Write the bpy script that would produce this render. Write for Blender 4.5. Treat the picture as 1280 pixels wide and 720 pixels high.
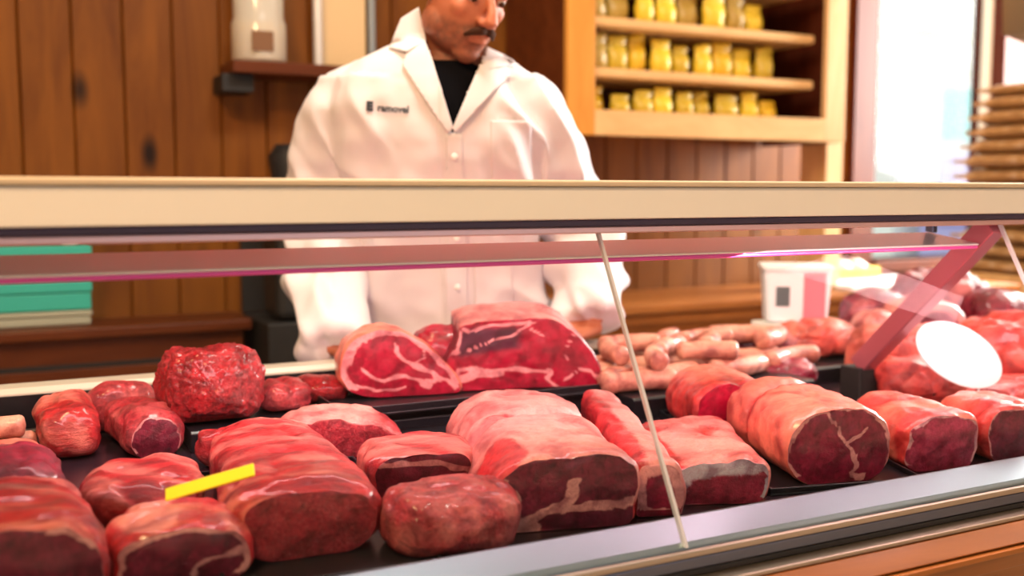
import bpy, bmesh, math, random
from mathutils import Vector, Matrix, noise, Euler
from mathutils.bvhtree import BVHTree
R = math.radians
sc = bpy.context.scene
for o in list(bpy.data.objects): bpy.data.objects.remove(o)
col = sc.collection
# ---------------------------------------------------------------- camera
cam = bpy.data.objects.new('camera', bpy.data.cameras.new('camera')); col.objects.link(cam)
cam.location = (0, 0, 1.22); cam.rotation_euler = (R(90 - 5.36), 0, R(-27))
cam.data.lens = 36; cam.data.sensor_width = 36; cam.data.clip_start = .05
cam.data.dof.use_dof = True; cam.data.dof.focus_distance = 1.42; cam.data.dof.aperture_fstop = 2.2
sc.camera = cam
# ---------------------------------------------------------------- world, lights, exposure
sc.view_settings.view_transform = 'Standard'; sc.view_settings.look = 'None'
sc.view_settings.gamma = 1; sc.view_settings.use_curve_mapping = False
sc.view_settings.exposure = 0.15
w = bpy.data.worlds.new('daylight'); sc.world = w; w.use_nodes = True
w.node_tree.nodes['Background'].inputs[0].default_value = (.95, .98, 1, 1)
w.node_tree.nodes['Background'].inputs[1].default_value = 1.0

def area(name, loc, target, sx, sy, power, color):
    d = bpy.data.lights.new(name, 'AREA'); d.shape = 'RECTANGLE'; d.size = sx; d.size_y = sy
    d.energy = power; d.color = color
    o = bpy.data.objects.new(name, d); col.objects.link(o); o.location = loc
    o.rotation_euler = (Vector(target) - Vector(loc)).to_track_quat('-Z', 'Y').to_euler()
    return o
area('added_side_daylight', (4.3, 2.1, 1.85), (.9, 1.9, 1.40), 1.2, 1.3, 290, (1, .96, .92))  # added daylight from the right; the wall there has no window
area('warm_ceiling_lamp', (-.4, .65, 2.62), (.4, 1.4, 1.0), .4, .4, 34, (1, .62, .30))
area('added_overhead_fill', (.7, 1.35, 2.62), (.9, 1.6, .9), .5, .3, 22, (1, .90, .78))  # added soft fill from above for man and meat; no fixture modelled
area('meat_lamp', (.70, 1.19, 1.124), (.74, 1.32, .84), 1.48, .05, 6.5, (1, .58, .60))
area('meat_lamp', (1.95, 1.19, 1.124), (1.98, 1.34, .84), .9, .05, 4.0, (1, .58, .60))

# ---------------------------------------------------------------- helpers
def link(name, me, mats, parent=None, loc=None, rot=None):
    o = bpy.data.objects.new(name, me); col.objects.link(o)
    if not isinstance(mats, (list, tuple)): mats = [mats]
    for m in mats: me.materials.append(m)
    if parent: o.parent = parent
    if loc: o.location = loc
    if rot: o.rotation_euler = rot
    return o
def tag(o, label, cat=None, group=None, kind=None):
    if label: o['label'] = label
    if cat: o['category'] = cat
    if group: o['group'] = group
    if kind: o['kind'] = kind
    return o
def empty(name, loc=(0, 0, 0), rot=(0, 0, 0)):
    o = bpy.data.objects.new(name, None); col.objects.link(o); o.location = loc; o.rotation_euler = rot
    o.empty_display_size = .05
    return o
def finish(bm, name, mats, parent=None, smooth=False, bevel=0, loc=None, rot=None):
    bmesh.ops.recalc_face_normals(bm, faces=bm.faces)
    me = bpy.data.meshes.new(name); bm.to_mesh(me); bm.free()
    if smooth:
        for p in me.polygons: p.use_smooth = True
    o = link(name, me, mats, parent, loc, rot)
    if bevel:
        b = o.modifiers.new('bevel', 'BEVEL'); b.width = bevel; b.segments = 2; b.limit_method = 'ANGLE'
    return o
def box(bm, x0, x1, y0, y1, z0, z1):
    vs = [bm.verts.new((x, y, z)) for z in (z0, z1) for x, y in ((x0, y0), (x1, y0), (x1, y1), (x0, y1))]
    for f in ((0, 1, 2, 3), (4, 5, 6, 7), (0, 1, 5, 4), (1, 2, 6, 5), (2, 3, 7, 6), (3, 0, 4, 7)):
        bm.faces.new([vs[i] for i in f])
def boxes(name, mat, bl, parent=None, bevel=.002, loc=None, rot=None):
    bm = bmesh.new()
    for b in bl: box(bm, *b)
    return finish(bm, name, mat, parent, bevel=bevel, loc=loc, rot=rot)
def prism(bm, prof, x0, x1):           # profile in (y,z), extruded along x
    a = [bm.verts.new((x0, y, z)) for y, z in prof]; b = [bm.verts.new((x1, y, z)) for y, z in prof]
    n = len(prof)
    bm.faces.new(a); bm.faces.new(b)
    for i in range(n): bm.faces.new((a[i], a[(i + 1) % n], b[(i + 1) % n], b[i]))
def tube(bm, pts, rad, n=20, caps=True):   # rad: list of r or (rx, ry)
    pts = [Vector(p) for p in pts]; rings = []
    up = Vector((0, 0, 1)); prev = None
    for i, p in enumerate(pts):
        t = (pts[min(i + 1, len(pts) - 1)] - pts[max(i - 1, 0)]).normalized()
        if prev is None:
            a = Vector((1, 0, 0)) if abs(t.x) < .9 else Vector((0, 1, 0))
            a = (a - t * a.dot(t)).normalized()
        else: a = (prev - t * prev.dot(t)).normalized()
        prev = a; b = t.cross(a)
        r = rad[i] if not isinstance(rad, (int, float)) else rad
        rx, ry = r if isinstance(r, tuple) else (r, r)
        rings.append([bm.verts.new(p + a * math.cos(k * 2 * math.pi / n) * rx + b * math.sin(k * 2 * math.pi / n) * ry) for k in range(n)])
    for A, B in zip(rings, rings[1:]):
        for k in range(n): bm.faces.new((A[k], A[(k + 1) % n], B[(k + 1) % n], B[k]))
    if caps: bm.faces.new(rings[0][::-1]); bm.faces.new(rings[-1])
def ball(bm, c, r, rot=None, seg=20):
    r = r if isinstance(r, tuple) else (r, r, r)
    m = Matrix.Translation(c) @ (rot.to_matrix().to_4x4() if rot else Matrix()) @ Matrix.Diagonal((*r, 1))
    bmesh.ops.create_uvsphere(bm, u_segments=seg, v_segments=seg // 2 + 2, radius=1, matrix=m)
def catmull(P, n):
    out = []; m = len(P)
    for i in range(m - 1):
        p0, p1, p2, p3 = P[max(i - 1, 0)], P[i], P[i + 1], P[min(i + 2, m - 1)]
        for k in range(n):
            t = k / n
            out.append(tuple(.5 * (2 * b + (c - a) * t + (2 * a - 5 * b + 4 * c - d) * t * t + (-a + 3 * b - 3 * c + d) * t ** 3) for a, b, c, d in zip(p0, p1, p2, p3)))
    out.append(tuple(P[-1])); return out
def sm(a, b, x):
    t = max(0, min(1, (x - a) / (b - a))); return t * t * (3 - 2 * t)
def remesh(bm, name, voxel, smooth_it=2):
    me = bpy.data.meshes.new('tmp'); bmesh.ops.recalc_face_normals(bm, faces=bm.faces); bm.to_mesh(me); bm.free()
    o = bpy.data.objects.new('tmp', me); col.objects.link(o)
    r = o.modifiers.new('r', 'REMESH'); r.mode = 'VOXEL'; r.voxel_size = voxel; r.use_smooth_shade = True
    s = o.modifiers.new('s', 'SMOOTH'); s.factor = .6; s.iterations = smooth_it
    dg = bpy.context.evaluated_depsgraph_get(); dg.update()
    out = bpy.data.meshes.new_from_object(o.evaluated_get(dg)); out.name = name
    bpy.data.objects.remove(o)
    for p in out.polygons: p.use_smooth = True
    return out

# ---------------------------------------------------------------- materials
def mat(name, base, rough=.5, metal=0, emis=None, es=0, **kw):
    m = bpy.data.materials.new(name); m.use_nodes = True
    p = m.node_tree.nodes['Principled BSDF']
    p.inputs['Base Color'].default_value = (*base, 1); p.inputs['Roughness'].default_value = rough
    p.inputs['Metallic'].default_value = metal
    if emis: p.inputs['Emission Color'].default_value = (*emis, 1); p.inputs['Emission Strength'].default_value = es
    for k, v in kw.items(): p.inputs[k.replace('_', ' ')].default_value = v
    return m
def N(m, t, **kw):
    n = m.node_tree.nodes.new(t)
    for k, v in kw.items():
        if k.startswith('i_'): n.inputs[k[2:].replace('_', ' ')].default_value = v
        else: setattr(n, k, v)
    return n
def ramp(m, stops):
    n = m.node_tree.nodes.new('ShaderNodeValToRGB'); e = n.color_ramp.elements
    while len(e) < len(stops): e.new(.5)
    for i, (p, c) in enumerate(stops): e[i].position = p; e[i].color = (*c, 1)
    return n
def L(m, a, b): m.node_tree.links.new(a, b)
def coords(m, scale=(1, 1, 1), kind='Object'):
    tc = N(m, 'ShaderNodeTexCoord'); mp = N(m, 'ShaderNodeMapping'); mp.inputs['Scale'].default_value = scale
    L(m, tc.outputs[kind], mp.inputs['Vector']); return mp.outputs['Vector']
def bump(m, src, strength, dist=.002):
    b = N(m, 'ShaderNodeBump'); b.inputs['Strength'].default_value = strength; b.inputs['Distance'].default_value = dist
    L(m, src, b.inputs['Height']); L(m, b.outputs[0], m.node_tree.nodes['Principled BSDF'].inputs['Normal'])
def mixc(m, f, a, b, mode='MIX'):
    n = N(m, 'ShaderNodeMix', data_type='RGBA', blend_type=mode)
    for s, i in ((f, 0), (a, 6), (b, 7)):
        if hasattr(s, 'links'): L(m, s, n.inputs[i])
        elif isinstance(s, (int, float)): n.inputs[i].default_value = s
        else: n.inputs[i].default_value = (*s, 1)
    return n.outputs[2]
def wood(name, c1, c2, scale=(14, 14, 1.6), rough=.55, knots=0):
    m = mat(name, c1, rough, Specular_IOR_Level=.2); P = m.node_tree.nodes['Principled BSDF']
    v = coords(m, scale)
    n = N(m, 'ShaderNodeTexNoise', i_Scale=1.0, i_Detail=5, i_Roughness=.6, i_Distortion=.7); L(m, v, n.inputs['Vector'])
    r = ramp(m, [(.3, c1), (.7, c2)]); L(m, n.outputs[0], r.inputs[0]); c = r.outputs[0]
    if knots:
        v2 = coords(m, (7, 7, 3.2)); vo = N(m, 'ShaderNodeTexVoronoi', i_Scale=1.0, i_Randomness=1.0); L(m, v2, vo.inputs['Vector'])
        k = ramp(m, [(.08, (1, 1, 1)), (.20, (0, 0, 0))]); L(m, vo.outputs['Distance'], k.inputs[0])
        c = mixc(m, k.outputs[0], c, tuple(x * .12 for x in c1))
        vb = coords(m, (8.333, .01, .01)); wn = N(m, 'ShaderNodeTexWhiteNoise', noise_dimensions='1D')
    L(m, c, P.inputs['Base Color']); bump(m, n.outputs[0], .25, .002)
    return m
W_WALL = wood('pine_wall_board', (.115, .032, .003), (.235, .080, .009), knots=1)
W_LIGHT = wood('pale_pine', (.62, .36, .14), (.78, .52, .24), (3, 14, 14))
W_LIGHTV = wood('pale_pine_upright', (.62, .38, .16), (.78, .52, .26), (14, 14, 3))
W_ORANGE = wood('orange_pine', (.55, .22, .03), (.68, .32, .06), (14, 14, 3))
W_RED = wood('red_brown_wood', (.075, .016, .004), (.13, .032, .008), (3, 14, 14), .4)
W_DARK = wood('dark_red_wood', (.070, .013, .005), (.11, .025, .009), (14, 14, 2), .5)
W_COUNTER = wood('counter_pine', (.28, .085, .015), (.42, .15, .035), (3, 14, 14), .4)
W_APRON = wood('case_wood', (.17, .052, .012), (.30, .10, .022), (2.5, 20, 20), .3)
def brushed(name, base, rough):
    m = mat(name, base, rough, 1); v = coords(m, (2, 300, 300))
    n = N(m, 'ShaderNodeTexNoise', i_Scale=1.0, i_Detail=3); L(m, v, n.inputs['Vector']); bump(m, n.outputs[0], .05, .001); return m
STEEL = brushed('brushed_steel', (.20, .26, .31), .38)
STEEL_D = brushed('dark_steel', (.13, .15, .22), .35)
BRASS = brushed('brass_trim', (.42, .37, .31), .45)
MAUVE = brushed('mauve_aluminium', (.60, .42, .46), .42)
MAUVE_S = mat('satin_mauve_metal', (.90, .86, .92), .22, .55)
BLACK = mat('black_tray_plastic', (.008, .008, .011), .3)
BLACKM = mat('black_matt', (.01, .009, .009), .6)
RUBBER = mat('purple_black_seal', (.035, .02, .06), .5)
CREAM = mat('cream_laminate', (.86, .83, .74), .38)
WHITE = mat('white_paper', (.88, .88, .88), .6)
def glassy(name, tint=(.97, .99, .98), gl=.02):
    m = bpy.data.materials.new(name); m.use_nodes = True; nt = m.node_tree; nt.nodes.clear()
    o = nt.nodes.new('ShaderNodeOutputMaterial'); mx = nt.nodes.new('ShaderNodeMixShader')
    t = nt.nodes.new('ShaderNodeBsdfTransparent'); t.inputs[0].default_value = (*tint, 1)
    g = nt.nodes.new('ShaderNodeBsdfGlossy'); g.inputs['Roughness'].default_value = gl
    f = nt.nodes.new('ShaderNodeFresnel'); f.inputs[0].default_value = 1.16
    ge = nt.nodes.new('ShaderNodeNewGeometry'); iv = nt.nodes.new('ShaderNodeMath'); iv.operation = 'SUBTRACT'; iv.inputs[0].default_value = 1
    mu = nt.nodes.new('ShaderNodeMath'); mu.operation = 'MULTIPLY'; nt.links.new(ge.outputs['Backfacing'], iv.inputs[1]); nt.links.new(f.outputs[0], mu.inputs[0]); nt.links.new(iv.outputs[0], mu.inputs[1])
    nt.links.new(mu.outputs[0], mx.inputs[0]); nt.links.new(t.outputs[0], mx.inputs[1]); nt.links.new(g.outputs[0], mx.inputs[2])
    nt.links.new(mx.outputs[0], o.inputs[0]); return m
GLASS = glassy('clear_glass')
GEDGE = mat('polished_glass_edge', (.72, .74, .78), .2, .3, Alpha=.8)

def meat_mat(name, dark, red, fat, scale=60, fat_noise=.5, bumpy=.5, marb=0, rough=.38, stretch=(1, 1, 1), soft=.12, bd=.003, speck=0):
    """lean / fat mix: the mesh's 'fat' attribute says where the cap and seams are, noise breaks it up"""
    m = mat(name, red, rough); P = m.node_tree.nodes['Principled BSDF']
    P.inputs['Coat Weight'].default_value = .35; P.inputs['Coat Roughness'].default_value = .14; P.inputs['Specular IOR Level'].default_value = .35
    P.inputs['Subsurface Weight'].default_value = .0
    v = coords(m, stretch)
    n1 = N(m, 'ShaderNodeTexNoise', i_Scale=scale * 1.9, i_Detail=6, i_Roughness=.65, i_Distortion=.4); L(m, v, n1.inputs['Vector'])
    n2 = N(m, 'ShaderNodeTexNoise', i_Scale=scale * .35, i_Detail=4, i_Roughness=.6, i_Distortion=.8); L(m, v, n2.inputs['Vector'])
    at = N(m, 'ShaderNodeAttribute', attribute_name='fat')
    # fat = attr + (n2-.5)*fat_noise*2
    a = N(m, 'ShaderNodeMath', operation='MULTIPLY_ADD'); L(m, n2.outputs[0], a.inputs[0]); a.inputs[1].default_value = fat_noise * 2; a.inputs[2].default_value = -fat_noise
    b = N(m, 'ShaderNodeMath', operation='ADD'); L(m, a.outputs[0], b.inputs[0]); L(m, at.outputs['Fac'], b.inputs[1])
    fr = ramp(m, [(.5 - soft, (0, 0, 0)), (.5 + soft, (1, 1, 1))]); n4 = N(m, 'ShaderNodeTexNoise', i_Scale=scale * 4.6, i_Detail=6, i_Roughness=.75, i_Distortion=1.0); L(m, v, n4.inputs['Vector'])
    b2 = N(m, 'ShaderNodeMath', operation='MULTIPLY_ADD'); L(m, n4.outputs[0], b2.inputs[0]); b2.inputs[1].default_value = 1.1; b2.inputs[2].default_value = -.55
    b3 = N(m, 'ShaderNodeMath', operation='ADD'); L(m, b.outputs[0], b3.inputs[0]); L(m, b2.outputs[0], b3.inputs[1])
    L(m, b3.outputs[0], fr.inputs[0])
    lean = ramp(m, [(.33, dark), (.6, red)]); L(m, n1.outputs[0], lean.inputs[0])
    c = lean.outputs[0]
    if marb:
        n3 = N(m, 'ShaderNodeTexNoise', i_Scale=scale * 1.7, i_Detail=3, i_Distortion=2.0, noise_type='RIDGED_MULTIFRACTAL'); L(m, v, n3.inputs['Vector'])
        mr = ramp(m, [(.62, (0, 0, 0)), (1.0, (marb, marb, marb))]); L(m, n3.outputs[0], mr.inputs[0])
        c = mixc(m, mr.outputs[0], c, fat)
    if speck:
        vo = N(m, 'ShaderNodeTexVoronoi', i_Scale=scale * 1.6); L(m, v, vo.inputs['Vector'])
        sr = ramp(m, [(.0, (speck,) * 3), (.45, (0, 0, 0))]); L(m, vo.outputs['Distance'], sr.inputs[0])
        c = mixc(m, sr.outputs[0], c, fat)
    fv = ramp(m, [(.3, tuple(x * .82 for x in fat)), (.65, fat)]); L(m, n1.outputs[0], fv.inputs[0])
    wr = ramp(m, [(.47, (0, 0, 0)), (.64, (.75, .75, .75))]); L(m, n4.outputs[0], wr.inputs[0])
    fcol = mixc(m, wr.outputs[0], fv.outputs[0], tuple(.5 * x + .5 * y for x, y in zip(fat, red)))
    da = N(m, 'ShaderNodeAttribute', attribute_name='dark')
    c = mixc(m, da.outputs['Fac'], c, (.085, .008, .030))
    n5 = N(m, 'ShaderNodeTexNoise', i_Scale=scale * .45, i_Detail=3, i_Distortion=.5); L(m, v, n5.inputs['Vector'])
    vr = ramp(m, [(.36, (.50, .36, .42)), (.56, (1, 1, 1))]); L(m, n5.outputs[0], vr.inputs[0])
    L(m, mixc(m, 1.0, mixc(m, fr.outputs[0], c, fcol), vr.outputs[0], 'MULTIPLY'), P.inputs['Base Color'])
    hh = N(m, 'ShaderNodeMath', operation='MULTIPLY_ADD'); L(m, n4.outputs[0], hh.inputs[0]); hh.inputs[1].default_value = .6; L(m, n1.outputs[0], hh.inputs[2])
    bump(m, hh.outputs[0], min(1, bumpy * 1.8), bd * 1.1)
    return m
FATP = (.86, .42, .36)        # pink fat
FATC = (.82, .32, .27)        # creamy fat
RED = (.56, .028, .045); RDK = (.24, .006, .016)
MM = dict(
    stripe=meat_mat('striped_red_meat', (.30, .006, .012), (.60, .024, .030), (.78, .22, .17), 45, .45, .6, .25, stretch=(.45, 1.8, 1.5), soft=.16),
    rough=meat_mat('coarse_red_meat', (.32, .007, .026), (.60, .038, .055), (.78, .21, .20), 110, .25, .9, .45, speck=.35, soft=.3, bd=.004),
    mince=meat_mat('minced_meat', (.22, .001, .006), (.52, .004, .014), (.74, .10, .11), 95, .25, 1.0, .25, speck=.5, soft=.3, bd=.006),
    fatcap=meat_mat('fat_cap_meat', (.36, .008, .018), (.60, .030, .038), FATC, 38, .28, .35, .2, soft=.16),
    orange=meat_mat('orange_fat_meat', (.42, .020, .025), (.66, .06, .05), (.82, .225, .15), 38, .28, .35, .1, soft=.22),
    cut=meat_mat('cut_meat_face', (.16, .003, .020), (.30, .008, .042), (.84, .34, .34), 70, .22, .25, .45, rough=.3, soft=.14),
    bright=meat_mat('bright_cut_meat', (.26, .001, .016), (.42, .003, .034), (.88, .34, .36), 60, .20, .25, .30, rough=.3, soft=.14),
    darkcut=meat_mat('dark_cut_meat', (.09, .003, .014), (.19, .010, .032), (.74, .32, .30), 80, .22, .3, .45, rough=.35, soft=.16),
    dark=meat_mat('dark_aged_meat', (.10, .004, .016), (.26, .010, .035), (.72, .25, .24), 45, .3, .4, .2, soft=.2),
    marble=meat_mat('marbled_cut_meat', (.24, .008, .04), (.42, .03, .08), (.80, .42, .44), 75, .4, .3, .6, rough=.3, soft=.25),
    pinkflap=meat_mat('pink_flap_meat', (.40, .020, .02), (.66, .06, .045), (.80, .22, .15), 40, .4, .4, .15, soft=.3),
    sausage=meat_mat('raw_sausage', (.50, .13, .09), (.66, .25, .17), (.80, .42, .30), 45, .3, .3, .15, rough=.5, soft=.3),
    bone=meat_mat('bone_end_meat', (.20, .006, .03), (.36, .02, .06), (.56, .50, .60), 70, .15, .4, .25, rough=.4, soft=.14),
)

# ================================================================ SETTING
def struct(o): o['kind'] = 'structure'; return o
WY = 2.8
def wall_boards(name, x0, x1, z0, z1, y=WY):
    bm = bmesh.new(); x = x0; k = 0
    while x < x1 - 1e-4:
        xe = min(x + .12, x1); g = .0045
        prof = [(x, y), (x, y + .008 - .004), (x + g, y - .006), (xe - g, y - .006), (xe, y + .004), (xe, y)]
        a = [bm.verts.new((px, py, z0)) for px, py in ((x, y + .02), (x, y + .004), (x + g, y - .004), (xe - g, y - .004), (xe, y + .004), (xe, y + .02))]
        b = [bm.verts.new((v.co.x, v.co.y, z1)) for v in a]
        bm.faces.new(a); bm.faces.new(b)
        for i in range(6): bm.faces.new((a[i], a[(i + 1) % 6], b[(i + 1) % 6], b[i]))
        x = xe
    return struct(finish(bm, name, W_WALL))
WX0, WX1, WZ0, WZ1 = 2.91, 3.59, .965, 2.35
wall_boards('wall_back', -1.6, 2.80, 0, 2.7)
struct(boxes('wall_back_right', mat('pink_plaster', (.62, .42, .36), .8), [(3.74, 4.4, WY, WY + .1, 0, 2.7)], bevel=0))
struct(boxes('wall_back_below', W_DARK, [(2.80, 3.74, WY, WY + .1, 0, WZ0)], bevel=0))
struct(boxes('wall_back_above', W_DARK, [(2.80, 3.74, WY, WY + .1, WZ1, 2.7)], bevel=0))
PL = mat('pale_plaster', (.62, .52, .42), .85)
struct(boxes('wall_left', PL, [(-1.7, -1.6, -1.6, WY + .1, 0, 2.7)], bevel=0))
struct(boxes('wall_right', PL, [(4.4, 4.5, -1.6, WY + .1, 0, 2.7)], bevel=0))
struct(boxes('wall_front', PL, [(-1.7, 4.5, -1.7, -1.6, 0, .9), (-1.7, 4.5, -1.7, -1.6, 2.3, 2.8), (-1.7, 0, -1.7, -1.6, .9, 2.3), (2.3, 4.5, -1.7, -1.6, .9, 2.3)], bevel=0))  # unseen wall; its opening is narrowed to cut the daylight fill
struct(boxes('ceiling', PL, [(-1.7, 4.5, -1.6, WY + .1, 2.7, 2.8)], bevel=0))
fl = mat('beige_floor_tiles', (.50, .38, .22), .45)
v = coords(fl, (2.2, 2.2, 2.2)); br = N(fl, 'ShaderNodeTexBrick', offset=0.0)
for k, vv in (('Color1', (.52, .40, .23, 1)), ('Color2', (.47, .35, .20, 1)), ('Mortar', (.30, .22, .13, 1)), ('Mortar Size', .01), ('Brick Width', 1.0), ('Row Height', 1.0), ('Scale', 1.0)): br.inputs[k].default_value = vv
L(fl, v, br.inputs['Vector']); L(fl, br.outputs[0], fl.node_tree.nodes['Principled BSDF'].inputs['Base Color'])
struct(boxes('floor', fl, [(-1.7, 4.5, -1.6, WY + .1, -.1, 0)], bevel=0))
# window in the back wall
wn = struct(boxes('window_1', W_DARK, [(2.80, WX0, WY - .03, WY + .12, WZ0 - .06, WZ1 + .1), (WX1, 3.74, WY - .03, WY + .12, WZ0 - .06, WZ1 + .1),
     (WX0, WX1, WY - .03, WY + .12, WZ1, WZ1 + .1), (WX0, WX1, WY - .05, WY + .12, WZ0 - .04, WZ0)]))
boxes('window_sash', CREAM, [(WX0, WX0 + .022, WY + .03, WY + .07, WZ0, WZ1), (WX1 - .015, WX1, WY + .03, WY + .07, WZ0, WZ1), (WX0, WX1, WY + .03, WY + .07, WZ1 - .03, WZ1)], wn)
boxes('window_glass', GLASS, [(WX0 + .02, WX1 - .015, WY + .048, WY + .053, WZ0, WZ1 - .03)], wn, bevel=0)
# outside
OUT = mat('sunlit_render', (.95, .93, .86), .9)
b = empty('building', (9.0, 7.6, -.2)); tag(b, 'bleached white building front outside the shop window', 'building')
boxes('facade', OUT, [(-.75, 4, 0, .3, 0, 6)], b, bevel=0)
boxes('ledge', mat('cream_ledge', (.80, .78, .66), .9), [(-.75, 4, -.12, 0, 2.62, 2.68), (-.75, 4, -.12, 0, 3.0, 3.06)], b)
boxes('teal_shutter', mat('teal_paint', (.22, .72, .66), .6), [(-.08, .6, -.05, 0, 1.95, 2.5)], b)
b2 = boxes('planter', mat('lilac_paint', (.50, .46, .80), .6), [(-.35, .6, -.3, .3, 0, 1.0), (-.4, .65, -.35, .35, 1.0, 1.12), (-.2, .4, -.2, .2, 1.12, 1.7)], loc=(8.75, 7.1, -.1), bevel=.03)
tag(b2, 'blurred lilac planter standing outside below the teal shutter', 'planter')
b3 = boxes('pavement', mat('pale_paving', (.7, .7, .66), .9), [(-2, 16, 2.9, 12, -.3, -.12)], bevel=0); struct(b3); b3['label'] = 'pale paving outside the window'

# wall cabinet with open shelves
cb = empty('wall_cabinet', (1.40, 2.42, 1.375)); tag(cb, 'open pine wall cabinet with pale shelves of yellow packets', 'cabinet')
boxes('side_panel', W_RED, [(0, .018, .02, .37, 0, 1.0)], cb)
boxes('side_panel', W_DARK, [(.985, 1.003, .02, .37, 0, 1.0)], cb)
boxes('left_stile', W_ORANGE, [(0, .088, 0, .02, 0, 1.0)], cb)
boxes('right_stile', W_LIGHTV, [(.925, 1.005, 0, .02, 0, 1.0)], cb)
boxes('bottom_rail', W_LIGHT, [(.0885, .9245, 0, .02, 0, .07)], cb)
boxes('bottom_board', W_LIGHT, [(.018, .985, .02, .37, .045, .065)], cb)
boxes('back_panel', W_DARK, [(.018, .985, .355, .37, .065, 1.0)], cb)
boxes('top_board', W_LIGHT, [(.0, 1.005, 0, .37, 1.0, 1.02)], cb)
for z in (.163, .302, .45, .6):
    boxes('shelf', W_LIGHT, [(.02, .905, .035, .35, z, z + .026)], cb, bevel=.006)
pst = boxes('wall_post', W_LIGHTV, [(0, .07, 0, .12, .9, 2.69)], loc=(2.41, 2.50, 0)); tag(pst, 'pale pine post rising from counter beside the cabinet', 'post')
# packets on cabinet shelves
YM = [mat('yellow_packet_%d' % i, c, .4) for i, c in enumerate([(.72, .46, .02), (.56, .40, .03), (.42, .28, .05), (.80, .58, .04)])]
def packet(x, z, wd, h, m, lab, y=2.50):
    bm = bmesh.new(); n = 9
    rows = []
    for j in range(n):
        t = j / (n - 1); pw = wd * (.5 - .05 * abs(noise.noise(Vector((x * 30, z * 9, t * 3))))); d = .028 * math.sin(math.pi * min(1, t * 1.25 + .12)) ** .6 if t < .8 else .028 * (1 - t) / .2 * .9 + .002
        d = max(d, .003)
        rows.append([bm.verts.new((pw * math.cos(a) ** 1 if abs(math.cos(a)) > .01 else 0, d * math.sin(a), t * h)) for a in [k * math.pi / 6 for k in range(12)]])
    for row in rows:
        for vv in row: vv.co += Vector((noise.noise(Vector((x * 50 + vv.co.x * 30, vv.co.y * 30, vv.co.z * 40))) * .005, 0, noise.noise(Vector((vv.co.x * 30, x * 40, 5))) * .010 * vv.co.z / h))
    for A, B in zip(rows, rows[1:]):
        for k in range(12): bm.faces.new((A[k], A[(k + 1) % 12], B[(k + 1) % 12], B[k]))
    bm.faces.new(rows[0]); bm.faces.new(rows[-1])
    e = finish(bm, 'food_packet', m, smooth=True, loc=(x, y, z)); tag(e, lab, 'packet', 'yellow packets in the wall cabinet'); return e
random.seed(5)
for zi, (z, lab) in enumerate([(1.375 + .065, 'yellow food packet on the lowest shelf of the pine cabinet'), (1.375 + .189, 'yellow food packet on the middle shelf of the pine cabinet'), (1.375 + .328, 'yellow food packet on the top visible shelf of pine cabinet')]):
    x = 1.50
    while x < 2.14:
        wd = random.uniform(.055, .085); h = random.uniform(.055, .085) if zi == 0 else random.uniform(.085, .108)
        packet(x + wd / 2, z + .001, wd, h, random.choice(YM), lab, 2.50 + random.uniform(0, .03)); x += wd + random.uniform(.006, .02)
# shelf with jar
lg = boxes('wall_shelf', W_RED, [(0, .42, -.16, 0, 0, .03)], loc=(.56, WY - .005, 1.52)); tag(lg, 'dark red wooden wall shelf behind the man holding a glass jar', 'shelf')
boxes('bracket', BLACKM, [(-.02, .06, -.12, 0, -.045, -.0005)], lg); boxes('bracket', BLACKM, [(.3, .33, -.12, 0, -.06, -.0005)], lg)
def lathe(name, prof, m, parent=None, loc=None, n=28):
    bm = bmesh.new(); rings = [[bm.verts.new((r * math.cos(k * 2 * math.pi / n), r * math.sin(k * 2 * math.pi / n), z)) for k in range(n)] for r, z in prof]
    for A, B in zip(rings, rings[1:]):
        for k in range(n): bm.faces.new((A[k], A[(k + 1) % n], B[(k + 1) % n], B[k]))
    bm.faces.new(rings[0]); bm.faces.new(rings[-1])
    return finish(bm, name, m, parent, smooth=True, loc=loc)
jr = empty('storage_jar', (.645, 2.715, 1.5515)); tag(jr, 'tall glass storage jar with yellow filling on the wall shelf', 'jar')
lathe('jar_glass', [(.066, 0), (.070, .01), (.070, .10), (.064, .115), (.066, .30), (.070, .31), (.060, .315)], mat('jar_glass', (.92, .90, .80), .12, Transmission_Weight=.5), jr)
lathe('filling', [(.060, .004), (.065, .01), (.065, .095), (.06, .10)], mat('jar_filling', (.72, .42, .05), .5), jr)
lathe('jar_lid', [(.068, .3155), (.072, .325), (.072, .35), (.06, .355)], mat('jar_lid', (.72, .6, .4), .4), jr)
boxes('jar_label', mat('jar_label', (.18, .08, .03), .6), [(-.035, .02, -.0725, -.0705, .025, .075)], jr, bevel=0)
nt_ = boxes('notice_board', mat('beige_board', (.72, .52, .28), .7), [(0, .13, 0, .02, 0, .9)], loc=(.825, WY - .03, 1.56)); tag(nt_, 'upright beige board on the wall behind the man', 'board')
tb = empty('steel_tube', (.81, 2.74, 1.5515)); tag(tb, 'slim white metal tube standing on wall shelf beside beige board', 'tube')
lathe('tube_body', [(.012, 0), (.013, .01), (.013, .6), (.01, .61)], mat('white_metal', (.85, .83, .8), .25, .4), tb)
tb = empty('steel_rail', (.962, 2.76, 1.56)); tag(tb, 'grey metal strip fixed to wall behind man, right of beige board', 'rail')
boxes('strip', mat('grey_metal', (.32, .36, .38), .35, .6), [(0, .018, 0, .02, 0, .8)], tb)
# black machine on the back wall by the man
mc = empty('coffee_grinder', (.70, 2.60, .9)); tag(mc, 'black kitchen grinder just behind the sleeve left of the man', 'grinder')
boxes('machine_body', BLACKM, [(-.07, .07, -.08, .08, 0, .30)], mc, bevel=.02)
lathe('hopper', [(.05, .301), (.055, .33), (.065, .41), (.045, .44)], BLACKM, mc)
lathe('steel_cap', [(.014, .0), (.018, .01), (.018, .045), (.012, .05)], STEEL, mc, loc=(.02, -.0985, .30))

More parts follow.
